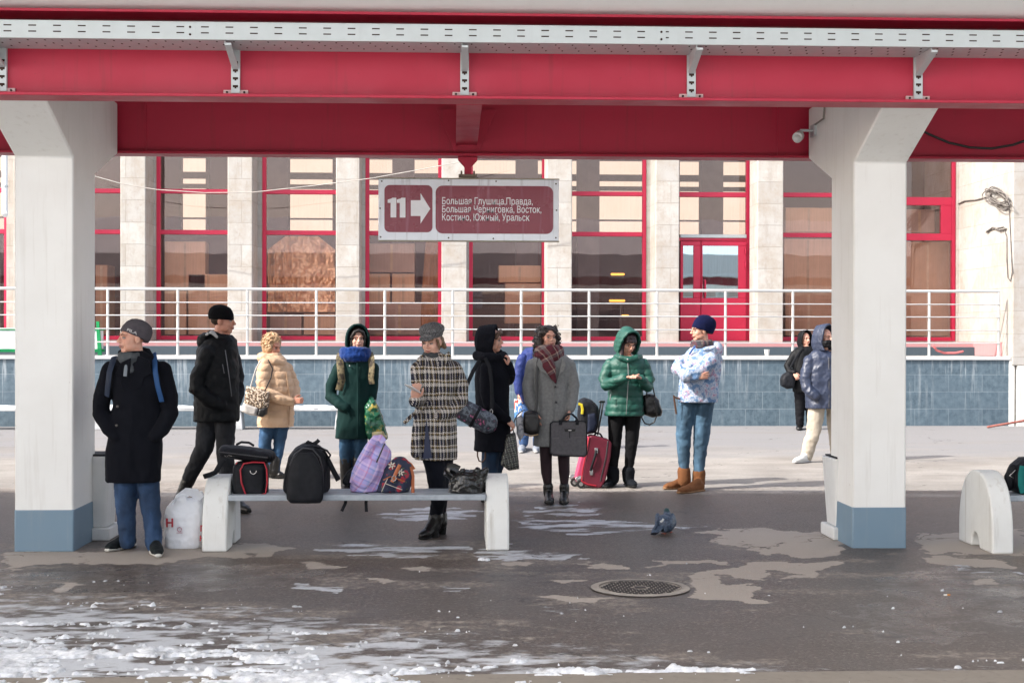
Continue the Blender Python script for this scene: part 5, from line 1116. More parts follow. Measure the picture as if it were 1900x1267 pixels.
FLJ = stops_mat('white_blue_print', (1, 1, 1), [(0, (.05, .12, .24)), (.40, (.10, .19, .34)), (.45, (.12, .20, .34)), (.49, (.45, .49, .56)), (.53, (.16, .24, .38)), (.58, (.48, .50, .55)), (.62, (.34, .12, .20)), (.65, (.14, .22, .36)), (.72, (.46, .48, .53))], 15, detail=5, rough=.7, interp='LINEAR')
coat_part(K, secs, [armF, armN], FLJ, 'jacket', fold=folds(.011, 11, .004, .9))
K.fuse('hood', MB().ell(K.p(1328, 650, .02), .075, .13, .10).tube([K.p(1334, 668, -.08), K.p(1322, 645, -.14), K.p(1308, 648, -.14), K.p(1296, 662, -.10)], [.04, .035, .025, .02], 10), FLJ, .01, 3, folds(.007, 14, .003))
legs_part(K, lg, JEANL)
UGG = mat('tan_suede', (.19, .080, .034), (.13, .053, .022), rough=.95, scale=12, bscale=150, bump=.4); CREPE = mat('tan_crepe', (.30, .17, .09), rough=.9)
shoe(K, G(1281, 905), G(1232, 909), UGG, CREPE, K.p(1270, 892, 0), .115, shaft=[(K.p(1269, 874, 0), .070)], name='boot', srad=.068); shoe(K, G(1306, 911), G(1258, 917), UGG, CREPE, K.p(1296, 897, 0), .115, shaft=[(K.p(1297, 877, 0), .070)], name='boot', srad=.068)
K.hair(MB().ell((0, -.04, .01), .072, .066, .05), mat('short_dark_hair', (.03, .02, .015)), .003, 60); K.beanie(mat('navy_knit', (.003, .006, .040), (.002, .004, .024), rough=.95, bscale=220, bump=.5), 20, -.006, False, 1.25, grow=1.09)
scarf(K, K.p(1302, 640, -.01), .088, .095, plaid('dark_check', .06, .06, [(0, (.03, .03, .04)), (.5, (.12, .09, .07)), (.8, (.10, .02, .03))], [(0, (.03, .03, .04)), (.6, (.14, .12, .11)), (.85, (.03, .03, .05))], .01), ((-.03, .026), (.0, .030), (.03, .024)), .0)
K.mesh('zip', MB().strap([K.p(1279, 657, -.13), K.p(1285, 648, -.16), K.p(1290, 642, -.15)], .02, .01), mat('blue_lining', (.08, .16, .42)))

# --- two men at the back right
L = Person('man in black hooded jacket standing far back by the terrace wall', (1494, 797))
secs = [(642,1482,1508,0,.09),(650,1472,1514,0,.14),(690,1470,1512,0,.17),(727,1471,1510,0,.17)]
armL = [(1475,657,0,.075),(1461,680,-.02,.068),(1466,690,-.12,.060),(1474,691,-.20,.048)]; armR = [(1511,657,0,.072),(1518,685,0,.065),(1514,710,-.05,.05)]
lg = [[(1483,722,0,.092),(1484,760,0,.080),(1484,788,0,.065)], [(1500,722,0,.092),(1503,760,0,.080),(1504,788,0,.065)]]
L.head(1494, 629, 0, 22, 0, 1.0)
L.body(secs, [armL, armR], lg, SKIN, [(L.p(1474, 692, -.22), (.3, -.3, -.6), (0, 1, 0), 1, 1, 1.0), (L.p(1514, 712, -.05), (0, 0, -1), (-1, 0, 0), -1)], .009)
coat_part(L, secs, [armL, armR], BLACKN, 'jacket', .014); legs_part(L, lg, mat('black_jeans', (.005, .005, .007)))
for x in (1484, 1505): shoe(L, G(x, 794), G(x - 2, 799), BLACKL, SOLEB, L.p(x, 788, 0), .11)
L.hood(BLACKN, .108, .150, .055, .14, -.13)
N = Person('man in blue hooded parka and beige trousers walking past the right column', (1515, 857))
secs = [(650,1508,1552,0,.10),(662,1497,1566,0,.16),(700,1493,1568,0,.19),(757,1495,1566,0,.195)]
armL = [(1502,670,-.05,.080),(1494,704,-.08,.074),(1497,720,-.12,.070),(1513,735,-.19,.058)]; armR = [(1562,670,0,.078),(1572,704,0,.07),(1560,735,-.1,.055)]
lg = [[(1516,750,-.02,.105),(1510,800,-.02,.094),(1500,832,-.02,.082),(1495,847,-.02,.078)], [(1546,750,.05,.105),(1550,800,.1,.09),(1553,846,.12,.075)]]
N.head(1531, 627, -.02, 35, 0, 1.05)
N.body(secs, [armL, armR], lg, SKIN, [(N.p(1518, 735, -.10), (.4, 0, -.8), (0, 1, 0), 1), (N.p(1560, 737, -.1), (0, 0, -1), (-1, 0, 0), -1)], .008)
PKB = mat('slate_blue_nylon', (.026, .036, .070), (.015, .022, .045), rough=.45, scale=5)
coat_part(N, secs, [armL, armR], PKB, 'parka', fold=folds(.012, 8, .005, .8)); legs_part(N, lg, mat('beige_cloth', (.40, .355, .295), (.33, .29, .235), rough=.9, scale=5), fold=folds(.014, 8, .004, .8))
shoe(N, G(1503, 857), G(1473, 860), mat('white_leather', (.62, .62, .60), rough=.5), mat('pale_sole', (.5, .5, .5)), N.p(1497, 848, 0), .11); shoe(N, G(1556, 852), G(1540, 858), MATS['white_leather'], MATS['pale_sole'], N.p(1553, 846, .1), .11)
N.hood(PKB, .118, .165, .06, .16, -.15, folds(.007, 12, .003))
scarf(N, N.M @ Vector((0, .01, -.07)), .082, .10, BLACKN, ((-.02, .03), (.015, .03)), 0, name='neck_gaiter')
N.mesh('zip', MB().tube([N.p(1538, 664, -.17), N.p(1538, 755, -.2)], .007, 6), mat('zip_grey', (.12, .12, .13)))
# ------------------------------------------------------------------ benches
CONC = paint_mat('white_concrete', (.74, .75, .73), (.34, .30, .24), .75, 6, .45, .35)
SLAT = mat('grey_bench_steel', (.38, .42, .46), (.28, .32, .36), rough=.45, scale=14, bump=.15)
def support(parent, x0, x1, yf, depth, h, notch=True):
    n = 26; pr = [(yf, 0)]
    for k in range(n + 1):
        t = math.pi * k / n; c_, s_ = math.cos(t), math.sin(t)
        pr.append((yf + depth / 2 - depth / 2 * math.copysign(abs(c_) ** .86, c_), h * (.16 + .84 * abs(s_) ** .86)))
    pr.append((yf + depth, 0)); cx = yf + depth * .50
    for k in range(11):
        t = math.pi * k / 10; pr.append((cx + .085 * math.cos(t), .001 + .115 * math.sin(t)))
    clean = [q for i, q in enumerate(pr) if i == 0 or (abs(q[0] - pr[i - 1][0]) + abs(q[1] - pr[i - 1][1])) > 1e-4]
    return mesh('support', MB().prism(clean, 'x', x0, x1), CONC, parent, bevel=.016, bseg=3)
yb1 = G(900, 1022).y
bx0, bx1, bx2, bx3 = X(374, yb1, 1000), X(421, yb1, 1000), X(902, yb1, 1000), X(945, yb1, 1000)
bench = thing('bench', 'bench with white arched concrete ends and grey slats loaded with bags', 'bench', ((bx0 + bx3) / 2, yb1, 0))
support(bench, bx0, bx1, yb1 + .006, .70, .555); support(bench, bx2, bx3, yb1 + .006, .70, .555)
ZSEAT = .425; ys0 = yb1 + .05
for k in range(4):
    y0 = ys0 + k * .115
    mesh('slat', MB().box(bx1 + .001, bx2 - .001, y0, y0 + .095, ZSEAT - .045, ZSEAT), SLAT, bench, bevel=.006)
yb2 = G(1860, 1028).y; cx0, cx1 = X(1842, yb2, 1000), X(1877, yb2, 1000)
bench2 = thing('bench', 'second bench with white arched end right of the right column', 'bench', (cx0 + .8, yb2, 0))
support(bench2, cx0, cx1 + .02, yb2 + .006, .72, .60); support(bench2, cx0 + 2.3, cx1 + 2.3, yb2 + .006, .72, .60)
for k in range(4): mesh('slat', MB().box(cx1 + .021, cx0 + 2.299, yb2 + .15 + k * .115, yb2 + .245 + k * .115, ZSEAT - .045, ZSEAT), SLAT, bench2, bevel=.006)

# ------------------------------------------------------------------ bags on the bench
YS0 = ys0 + .22
def bag(name, label, px, Yc, z=ZSEAT, cat='bag'): return thing(name, label, cat, (X(px, Yc, 900), Yc, z))
def sack(mb, prof, Yc, dp, n=3.2, taper=None):
    """prof: (py, xl, xr, depth factor) from bottom to top"""
    mb.loft([(P((a + b) / 2, py, Yc), (b - a) / 2 / S(Yc), dp * k, 0, n) for py, a, b, k in prof], 32)
NYL = folds(.006, 9, .003)
BNY = mat('black_bag_nylon', (.012, .013, .017), (.007, .008, .010), rough=.6, scale=20, bscale=220, bump=.3)
REDP = mat('red_piping', (.45, .012, .03), rough=.5, bump=0); SILV = mat('silver_metal', (.6, .6, .6), metal=.9, rough=.25, bump=0)
# red trimmed holdall
o = bag('holdall', 'black holdall with red piping standing under the flat black case', 464, YS0); yf = YS0 - .13
q = MB(); sack(q, [(921,441,492,.8),(918,435,496,1),(890,433,497,1),(866,435,497,1),(857,440,494,.85),(855,446,490,.7)], YS0, .13, 4.5); fuse('bag_body', q, BNY, o, .010, 3, folds(.004, 10, .002))
fr = [P(x, y, yf - .012) for x, y in ((456, 918), (448, 895), (446, 872), (452, 860), (470, 857), (490, 858), (495, 870), (496, 895), (493, 915), (478, 920), (456, 918))]
mesh('piping', MB().tube(fr, .0065, 8), REDP, o, smooth=60)
mesh('piping', MB().tube([P(x, y, YS0 - .09) for x, y in ((437, 917), (433, 895), (434, 870), (440, 858))], .006, 8), REDP, o, smooth=60)
mesh('side_zip', MB().tube([P(436, y, YS0 - .11) for y in (912, 890, 870)], .006, 6), mat('zip_grey', (.12, .12, .13)), o)
mesh('d_ring', MB().tube([P(470 + 5.5 * math.cos(t), 874 + 5 * math.sin(t), yf - .016) for t in np.linspace(-.1, math.pi + .1, 12)], .004, 6), SILV, o, smooth=60)
# flat black case on top of it
o = thing('briefcase', 'flat black soft case lying tilted on the red trimmed holdall', 'briefcase', P(458, 850, YS0 - .02)); c0, c1 = P(413, 836, YS0 - .02), P(504, 847, YS0 - .02)
q = MB(); dx = (c1 - c0); nrm = Vector((-dx.z, 0, dx.x)).normalized(); mid = (c0 + c1) / 2
q.tube([c0 + dx * .06, c0 + dx * .5, c0 + dx * .94], [(.15, .050), (.155, .056), (.15, .050)], 20, True, nrm)
q.v = [tuple(mid + (Vector(v_) - mid)) for v_ in q.v]
fuse('case_body', q, BNY, o, .009, 2, folds(.004, 12, .002))
mesh('zip', MB().tube([c0 + dx * t + Vector((0, -.165, 0)) + nrm * .004 for t in (.02, .3, .7, .96)], .005, 6), mat('zip_dark', (.04, .04, .045), rough=.4), o)
mesh('handle', MB().tube([P(x, y, YS0 - .17) for x, y in ((440, 824), (448, 820), (462, 821), (470, 826))], .009, 8), BNY, o, smooth=60)
mesh('badge', MB().tube([P(x, y, YS0 - .20) for x, y in ((417, 845), (420, 848), (424, 844), (430, 846))], .002, 6), SILV, o)
mesh('strap', MB().strap([P(x, y, YS0 - .10 - k) for x, y, k in ((416, 852, 0), (408, 862, .0), (400, 876, -.02), (391, 880, -.03), (378, 884, -.05))], .04, .012, (0, 1, 0)), BNY, o, smooth=40)
# big black backpack hanging over the front edge
o = bag('backpack', 'large plain black backpack slumped at the bench centre', 573, YS0 - .03, cat='backpack'); Yq = YS0 - .04
q = MB(); sack(q, [(932,538,598,.62),(926,530,606,.86),(905,527,611,1.0),(870,530,612,1),(845,538,606,.92),(830,550,596,.72),(823,562,586,.45)], Yq, .19, 2.7); q.v = [(x, y, max(z, ZSEAT + .002)) for x, y, z in q.v]; fuse('bag_body', q, BNY, o, .011, 3, folds(.008, 8, .003))
q = MB(); sack(q, [(933,540,594,.7),(926,533,598,1),(905,531,601,1),(875,535,598,1),(850,544,588,.8),(840,552,580,.5)], ys0 - .055, .048, 3); fuse('front_pocket', q, BNY, o, .009, 3, folds(.005, 9, .002))
mesh('zip', MB().tube([P(x, y, Yq - .185) for x, y in ((596, 925), (600, 900), (599, 870), (593, 848), (580, 833), (562, 831), (547, 842), (538, 862))], .005, 6), mat('zip_dark', (.04, .04, .045)), o, smooth=60)
mesh('handle', MB().strap([P(x, y, Yq) for x, y in ((565, 826), (572, 820), (580, 824), (588, 820), (592, 816))], .03, .014), BNY, o, smooth=40)
mesh('shoulder_strap', MB().strap([P(x, y, Yq - .08) for x, y in ((580, 828), (594, 830), (607, 836), (613, 844), (609, 852))], .045, .016, (0, 0, 1)), BNY, o, smooth=40)
mesh('shoulder_strap', MB().strap([P(x, y, Yq - .05) for x, y in ((598, 836), (610, 856), (619, 874), (628, 891))], .04, .014), BNY, o, smooth=40)
# lilac checked backpack leaning
LIL = plaid('lilac_check', .13, .10, [(0, (.40, .30, .60)), (.30, (.58, .42, .66)), (.42, (.50, .16, .36)), (.50, (.34, .34, .66)), (.75, (.26, .34, .62)), (.9, (.66, .50, .70))], [(0, (.42, .33, .62)), (.35, (.60, .30, .48)), (.45, (.40, .36, .66)), (.7, (.22, .24, .55)), (.82, (.62, .50, .72))], None, .3, .8, rot=(0, -.45, 0), bump=.2)
o = bag('backpack', 'lilac and pink checked backpack leaning on the bench', 690, YS0, cat='backpack')
q = MB()
for (x0, y0, x1, y1, dy, r) in ((676, 904, 704, 838, 0, .105), (690, 902, 710, 842, .02, .10), (668, 902, 690, 862, .0, .085), (704, 850, 706, 826, 0, .06)): q.tube([P(x0, y0, YS0 + dy), P((x0 + x1) / 2 + 2, (y0 + y1) / 2, YS0 + dy), P(x1, y1, YS0 + dy)], [(r * .95, r * 1.25), (r, r * 1.3), (r * .72, r * .9)], 18, True, (0, 1, 0))
q.v = [(x, y, max(z, ZSEAT + .002)) for x, y, z in q.v]; fuse('bag_body', q, LIL, o, .010, 3, folds(.008, 9, .003))
q = MB().tube([P(668, 896, YS0 - .13), P(683, 872, YS0 - .14), P(690, 860, YS0 - .13)], [(.07, .035), (.085, .04), (.07, .03)], 16, True, (0, 1, 0)); fuse('front_pocket', q, LIL, o, .009, 2, folds(.005, 10, .002))
mesh('shoulder_strap', MB().strap([P(x, y, YS0 - .10) for x, y in ((655, 896), (659, 876), (670, 852), (684, 828), (697, 813), (706, 812), (712, 820))], .055, .02), LIL, o, smooth=40)
mesh('zip', MB().tube([P(x, y, YS0 - .125) for x, y in ((694, 868), (702, 850), (709, 834), (713, 824))], .006, 6), mat('zip_dark', (.04, .04, .045)), o, smooth=60)
mesh('side_pouch', MB().tube([P(642, 893, YS0 - .05), P(650, 880, YS0 - .05), P(654, 872, YS0 - .05)], [.03, .035, .02], 12), BNY, o, smooth=60)
for (a, b), (c, d_) in (((641, 933), (634, 948)), ((679, 932), (680, 949))): mesh('hanging_strap', MB().strap([P(a + 2, b - 18, ys0 + .12), P(a, b, ys0 + .10), P(c, d_, ys0 + .10)], .024, .006), BNY, o, smooth=40)
# floral backpack with orange straps
def floral(name, base, spots, leaf):
    m = NT(name); v = m.coord(); vo = m.n('ShaderNodeTexVoronoi', feature='F1'); m.l(v, vo.inputs['Vector']); vo.inputs['Scale'].default_value = 13; vo.inputs['Randomness'].default_value = 1
    n = m.noise(v, 45, 3); d = m.math('ADD', vo.outputs['Distance'], m.math('MULTIPLY', m.math('SUBTRACT', n, .5), .7))
    c = m.mix(m.ramp(d, [(.30, (1,) * 3), (.36, (0,) * 3)]), base, spots)
    vo2 = m.n('ShaderNodeTexVoronoi', feature='F1'); m.l(m.coord(scale=(1, 1, 1.3)), vo2.inputs['Vector']); vo2.inputs['Scale'].default_value = 21
    d2 = m.math('ADD', vo2.outputs['Distance'], m.math('MULTIPLY', m.math('SUBTRACT', m.noise(v, 70, 2), .5), .6)); c = m.mix(m.ramp(d2, [(.17, (1,) * 3), (.20, (0,) * 3)]), c, leaf)
    m.set(Base_Color=c, Roughness=.7); m.bump(m.noise(v, 200, 2), .2, .003); return m.m
NAVF = floral('navy_floral', (.018, .024, .055), (.30, .018, .035), (.06, .09, .05)); ORL = mat('orange_leather', (.42, .12, .04), (.34, .09, .03), rough=.5)
o = bag('backpack', 'navy floral backpack with orange leather straps leaning on the lilac one', 734, YS0 - .02, cat='backpack'); Yq = YS0 - .03
q = MB(); q.tube([P(718, 906, Yq), P(730, 880, Yq), P(742, 864, Yq)], [(.085, .11), (.095, .12), (.075, .10)], 20, True, (0, 1, 0)).tube([P(742, 906, Yq), P(750, 882, Yq), P(750, 868, Yq)], [(.075, .10), (.075, .11), (.06, .09)], 18, True, (0, 1, 0)).tube([P(706, 910, Yq), P(720, 898, Yq)], [(.035, .09), (.06, .10)], 14, True, (0, 1, 0))
q.v = [(x, y, max(z, ZSEAT + .002)) for x, y, z in q.v]; fuse('bag_body', q, NAVF, o, .009, 3, folds(.005, 9, .002))
yq = Yq - .128
mesh('flap_trim', MB().tube([P(x, y, yq) for x, y in ((712, 890), (724, 884), (738, 888), (750, 893))], .005, 6), ORL, o, smooth=60)
mesh('buckle_strap', MB().strap([P(x, y, yq - .004) for x, y in ((742, 862), (736, 874), (730, 888), (727, 894))], .028, .008), ORL, o, smooth=40)
mesh('buckle', MB().tube([P(731 + 4 * math.cos(t), 887 + 5 * math.sin(t), yq - .012) for t in np.linspace(0, 6.3, 14)], .0035, 6), SILV, o, smooth=60)
mesh('white_piping', MB().tube([P(x, y, yq) for x, y in ((708, 912), (714, 898), (719, 888))], .003, 6).tube([P(x, y, yq) for x, y in ((716, 897), (734, 904), (746, 908))], .003, 6), mat('cream_piping', (.6, .55, .48)), o, smooth=60)
bpy.data.objects['white_piping'].name = 'pale_piping'
LEAF = mat('cream_leaf_print', (.66, .60, .52), rough=.7, bump=0)
for cx_, cy_, rot in ((727, 863, .3), (743, 876, .9)):
    lm = MB()
    for k in range(6):
        a = rot + k * 1.05; lm.ell(P(cx_ + 4.5 * math.cos(a), cy_ + 4.5 * math.sin(a), yq + .008), .017, .004, .007, Matrix.Rotation(a, 3, 'Y'), 10, 6)
    fuse('leaf_print', lm, LEAF, o, .004, 1)
mesh('top_handle', MB().strap([P(x, y, Yq) for x, y in ((740, 858), (750, 854), (762, 862), (768, 868), (758, 870))], .03, .012), ORL, o, smooth=40)
mesh('side_strap', MB().strap([P(x, y, Yq - .05) for x, y in ((762, 866), (766, 882), (766, 905), (766, 917))], .026, .010), ORL, o, smooth=40)
# black plastic bag
PLB = mat('black_plastic', (.012, .013, .013), (.006, .006, .007), rough=.22, bump=.3, bscale=40, scale=12)
o = bag('plastic_bag', 'crumpled black plastic bag at the right end of the bench', 868, YS0); Yq = YS0 - .02
q = MB(); sack(q, [(918,838,894,.8),(912,833,899,1),(895,834,899,1),(880,836,897,.85),(873,840,890,.5)], Yq, .15, 2.6)
for x0, y0, x1, y1 in ((842, 885, 838, 868), (836, 876, 833, 866), (860, 880, 856, 872), (890, 885, 902, 872), (880, 882, 886, 872)): q.tube([P(x0, y0, Yq - .04), P(x1, y1, Yq - .06)], [.05, .018], 10)
def crush(a, f, s=3):
    def fn(co, no):
        n = fbm(co * f + 3, 2, s); n2 = fbm(co * f * 2.3 + 8, 2, s + 1); return a * ((1 - np.abs(2 * n - 1)) ** 2 - .6) + a * .6 * ((1 - np.abs(2 * n2 - 1)) ** 2 - .6)
    return fn
fuse('bag_body', q, PLB, o, .009, 1, crush(.020, 11)); mesh('torn_handle', MB().strap([P(x, y, Yq - .10) for x, y in ((832, 880), (829, 872), (834, 864), (842, 866), (852, 871))], .06, .008, (0, .3, 1)), PLB, o, smooth=60)
# white carrier bag on the ground
m = NT('white_plastic'); v = m.coord(); m.set(Base_Color=m.ramp(m.noise(v, 6, 4), [(.3, (.84, .86, .89)), (.7, (.93, .94, .96))]), Roughness=.35); m.bump(m.noise(v, 26, 4, .7), .5, .01); WPL = m.m
gw = G(343, 1017); Yw = gw.y + .13; o = thing('plastic_bag', 'full white plastic carrier bag with red letters beside the bench', 'bag', (gw.x, Yw, 0))
q = MB(); sack(q, [(1017,316,374,.92),(1010,311,378,1),(985,309,380,1),(955,309,380,1),(940,312,378,.85),(926,324,372,.5)], Yw, .15, 4.2)
q.tube([P(330, 945, Yw - .05), P(336, 928, Yw - .08), P(342, 916, Yw - .03)], [.06, .045, .02], 12).tube([P(362, 940, Yw), P(368, 925, Yw), P(372, 914, Yw)], [.06, .045, .025], 12)
fuse('bag_body', q, WPL, o, .010, 2, crush(.011, 9)); yq = Yw - .158
mesh('handle', MB().strap([P(x, y, Yw - .06) for x, y in ((326, 940), (334, 922), (348, 912), (362, 914), (372, 926))], .09, .006, (0, .4, 1)), WPL, o, smooth=60)
RP = mat('red_print', (.55, .03, .05), rough=.5, bump=0)
for t, x, y, sz in (("Н", 307, 977, .085), ("П", 371, 985, .06), ("Н", 370, 1003, .055)): mesh('print', text_mb(t, sz, P(x, y, yq - .008), depth=.004, bold=.03), RP, o)
mesh('emblem', MB().tube([P(333 + 4 * math.cos(t), 982 + 4 * math.sin(t), yq - .012) for t in np.linspace(.5, 6.3, 14)], .003, 6).tube([P(328, 988, yq - .012), P(338, 988, yq - .012)], .0025, 6), mat('pink_print', (.62, .30, .36), bump=0), o)

# ------------------------------------------------------------------ bags carried
def prismbag(mb, poly, Yc, th): return mb.prism([(P(x, y, Yc).x, P(x, y, Yc).z) for x, y in poly], 'y', Yc - th, Yc + th)
def slab(mb, pts, Yc, dp, k=.9):
    """soft bag from a traced outline: rounded in depth"""
    c = [sum(p_[0] for p_ in pts) / len(pts), sum(p_[1] for p_ in pts) / len(pts)]; rings = []; n = len(pts)
    for t, s_ in ((-1, .62), (-.85, .84), (-.5, .97), (0, 1), (.5, .97), (.85, .84), (1, .62)):
        rings.append([P(c[0] + (x - c[0]) * s_, c[1] + (y - c[1]) * s_, Yc) + Vector((0, t * dp, 0)) for x, y in pts])
    vs = [q for r in rings for q in r]; fs = []
    for i in range(6):
        for j in range(n): a, b = i * n + j, i * n + (j + 1) % n; fs.append((a, a + n, b + n, b))
    fs.append(tuple(range(n))); fs.append(tuple(range(6 * n, 7 * n))[::-1]); return mb.add(vs, fs)
LEO = stops_mat('leopard_print', (1, 1, 1), [(0, (.62, .50, .38)), (.40, (.62, .50, .38)), (.47, (.05, .03, .02)), (.60, (.22, .13, .06)), (.68, (.62, .52, .40))], 42, detail=2, rough=.6, interp='CONSTANT')
PEARL = mat('pearl_leather', (.50, .48, .45), (.38, .36, .34), rough=.25, scale=8)
Yc = C_.Y - .32; o = thing('handbag', 'leopard print handbag with pearly base hanging behind the tan coat', 'handbag', P(474, 745, Yc))
q = slab(MB(), [(457, 716), (470, 718), (485, 722), (500, 726), (500, 745), (498, 756), (490, 762), (470, 756), (452, 750), (455, 732)], Yc, .07); fuse('bag_body', q, LEO, o, .008, 2, folds(.006, 12, .002))
q = slab(MB(), [(452, 746), (470, 752), (482, 756), (478, 772), (464, 770), (448, 763)], Yc - .006, .075); fuse('pearl_base', q, PEARL, o, .008, 2, folds(.004, 14, .001))
q = slab(MB(), [(481, 757), (497, 754), (496, 768), (487, 774), (477, 772)], Yc - .01, .075); fuse('dark_base', q, BLACKL, o, .008, 2)
mesh('handle', MB().tube([P(x, y, Yc) for x, y in ((465, 718), (470, 700), (475, 684), (484, 668))], .008, 8), PEARL, o, smooth=60); mesh('handle', MB().tube([P(x, y, Yc - .03) for x, y in ((492, 724), (503, 700), (506, 684), (498, 668))], .007, 8), BLACKL, o, smooth=60)
# green shopping bag
m = stops_mat('green_glossy_print', (1, 1, 1), [(0, (.45, .40, .30)), (.34, (.40, .30, .05)), (.42, (.02, .12, .06)), (.62, (.008, .07, .04)), (.72, (.10, .28, .06))], 9, detail=4, rough=.25, interp='LINEAR')
Yc = D.Y - .12; o = thing('shopping_bag', 'glossy green printed plastic bag held by the woman in the blue scarf', 'bag', P(697, 780, Yc))
q = slab(MB(), [(677, 750), (686, 738), (696, 742), (704, 760), (714, 785), (720, 812), (712, 818), (698, 816), (686, 817), (680, 806), (676, 780)], Yc, .07); fuse('bag_body', q, m, o, .008, 1, crush(.014, 11))
mesh('bag_neck', MB().tube([P(686, 752, Yc), P(688, 746, Yc + .02), P(689, 740, Yc + .05)], [.04, .025, .03], 12), m, o, smooth=60)
q = slab(MB(), [(688, 800), (712, 796), (719, 811), (712, 817), (690, 815)], Yc - .012, .068); fuse('yellow_base', q, mat('yellow_print', (.42, .32, .08), (.45, .42, .30), rough=.3, scale=16), o, .008, 1, crush(.008, 12))
# floral duffle bag
DUF = stops_mat('pink_grey_blossom', (1, 1, 1), [(0, (.40, .06, .18)), (.36, (.45, .12, .25)), (.41, (.012, .014, .02)), (.52, (.05, .06, .08)), (.60, (.16, .19, .22)), (.68, (.02, .02, .03))], 16, detail=4, rough=.6, interp='LINEAR')
Yc = F_.Y - .34; o = thing('duffel_bag', 'pink and grey floral duffel bag slung on the black hooded woman', 'bag', P(882, 775, Yc))
a_, b_ = P(858, 760, Yc), P(905, 785, Yc); q = MB().tube([a_, (a_ + b_) / 2, b_], [(.10, .095), (.105, .10), (.10, .095)], 22, True, (0, 1, 0)); fuse('bag_body', q, DUF, o, .009, 2, folds(.006, 10, .002))
mesh('end_patch', MB().tube([a_ + (a_ - b_) * .16, a_ + (a_ - b_) * .20], [.085, .08], 18), BNY, o, smooth=50); mesh('middle_band', MB().tube([(a_ + b_) / 2 - (b_ - a_) * .05, (a_ + b_) / 2 + (b_ - a_) * .05], [.113, .113], 22, False), BNY, o, smooth=50)
mesh('strap', MB().strap([P(x, y, Yc + k) for x, y, k in ((854, 750, 0), (866, 715, .05), (878, 688, .1), (890, 668, .16))], .038, .010), BNY, o, smooth=40); mesh('strap', MB().strap([P(x, y, Yc - .0) for x, y in ((911, 776), (913, 740), (912, 710), (908, 680), (900, 664))], .034, .010), BNY, o, smooth=40)
mesh('buckle', MB().tube([P(911.5 + 2.5 * math.cos(t), 764 + 5 * math.sin(t), Yc - .012) for t in np.linspace(0, 6.3, 12)], .003, 6), SILV, o, smooth=60)
o = thing('hanging_strap', 'thin brown strap loop hanging below the black hooded coat', 'strap', P(893, 845, F_.Y - .1)); mesh('loop', MB().tube([P(x, y, F_.Y - .1) for x, y in ((886, 832), (886, 846), (889, 855), (895, 857), (900, 851), (901, 834))], .007, 8), mat('brown_leather', (.09, .04, .02), rough=.5), o, smooth=60)
# chequered shopper of the black coated woman
SHP = plaid('dark_newsprint', .06, .05, [(0, (.03, .03, .03)), (.3, (.25, .27, .24)), (.4, (.02, .02, .02)), (.7, (.10, .12, .10)), (.8, (.30, .32, .26)), (.86, (.02, .02, .02))], [(0, (.02, .02, .02)), (.4, (.20, .20, .18)), (.5, (.03, .03, .03)), (.8, (.28, .28, .20)), (.88, (.02, .02, .02))], .02, .2, .35, rot=(0, .25, 0))
Yc = F_.Y - .14; o = thing('shopping_bag', 'black and white printed shopper held low by the black hooded woman', 'bag', P(946, 830, Yc))
q = slab(MB(), [(940, 806), (956, 802), (960, 830), (963, 870), (945, 873), (928, 862), (934, 836)], Yc, .05); fuse('bag_body', q, SHP, o, .008, 2, folds(.006, 10, .003)); mesh('handle', MB().tube([P(x, y, Yc) for x, y in ((942, 808), (944, 792), (947, 786), (951, 792), (954, 806))], .005, 8), BNY, o, smooth=60)
# blue man's packet
Yc = H.Y - .2; o = thing('packet', 'red white and blue paper packet held by the person in blue', 'packet', P(961, 760, Yc)); q = slab(MB(), [(954, 740), (968, 741), (970, 765), (966, 778), (955, 776)], Yc, .03); fuse('packet_body', q, stops_mat('packet_print', (1, 1, .4), [(0, (.5, .06, .05)), (.42, (.62, .62, .62)), (.52, (.06, .2, .5)), (.62, (.6, .6, .6))], 14, detail=2), o, .008, 1)
# grey coat woman's handbag, carrier and laptop bag
Yc = I_.Y - .20; o = thing('handbag', 'black leather handbag hanging at the side of the grey coat', 'handbag', P(982, 785, Yc))
q = slab(MB(), [(972, 765), (984, 760), (998, 764), (1001, 785), (999, 804), (985, 808), (972, 803), (970, 785)], Yc + .03, .06); fuse('bag_body', q, BLACKL, o, .008, 2, folds(.004, 12, .002)); mesh('strap', MB().strap([P(x, y, Yc + k) for x, y, k in ((993, 768, .02), (996, 745, .03), (996, 700, .045), (998, 672, .06), (1004, 660, .14))], .030, .008), BLACKL, o, smooth=40)
mesh('gold_edge', MB().tube([P(x, y, Yc - .03) for x, y in ((974, 806), (985, 809), (998, 806))], .006, 8), mat('brass', (.45, .30, .14), metal=.6, rough=.4), o, smooth=60)
Yc = I_.Y - .12; o = thing('plastic_bag', 'pale grey patterned plastic bag hanging behind the black handbag', 'bag', P(962, 795, Yc)); q = slab(MB(), [(957, 775), (968, 770), (972, 785), (973, 808), (965, 821), (959, 805)], Yc, .04); fuse('bag_body', q, stops_mat('grey_carrier', (1, 1, 1), [(0, (.5, .5, .52)), (.5, (.28, .30, .34)), (.6, (.6, .6, .62))], 14, detail=3, rough=.35), o, .008, 1, crush(.012, 12))
mesh('handle', MB().tube([P(x, y, Yc - .02) for x, y in ((953, 785), (958, 772), (966, 764), (974, 760))], .005, 8), BLACKL, o, smooth=60)
Yc = I_.Y - .16; o = thing('laptop_bag', 'flat dark grey laptop bag held in front by the woman in grey', 'laptop bag', P(1054, 815, Yc))
LAPG = mat('grey_neoprene', (.125, .120, .128), (.095, .092, .098), rough=.85, scale=40, bscale=260, bump=.4)
pl = [(1021, 786), (1026, 782), (1083, 781), (1088, 786), (1089, 842), (1085, 847), (1027, 845), (1020, 840)]
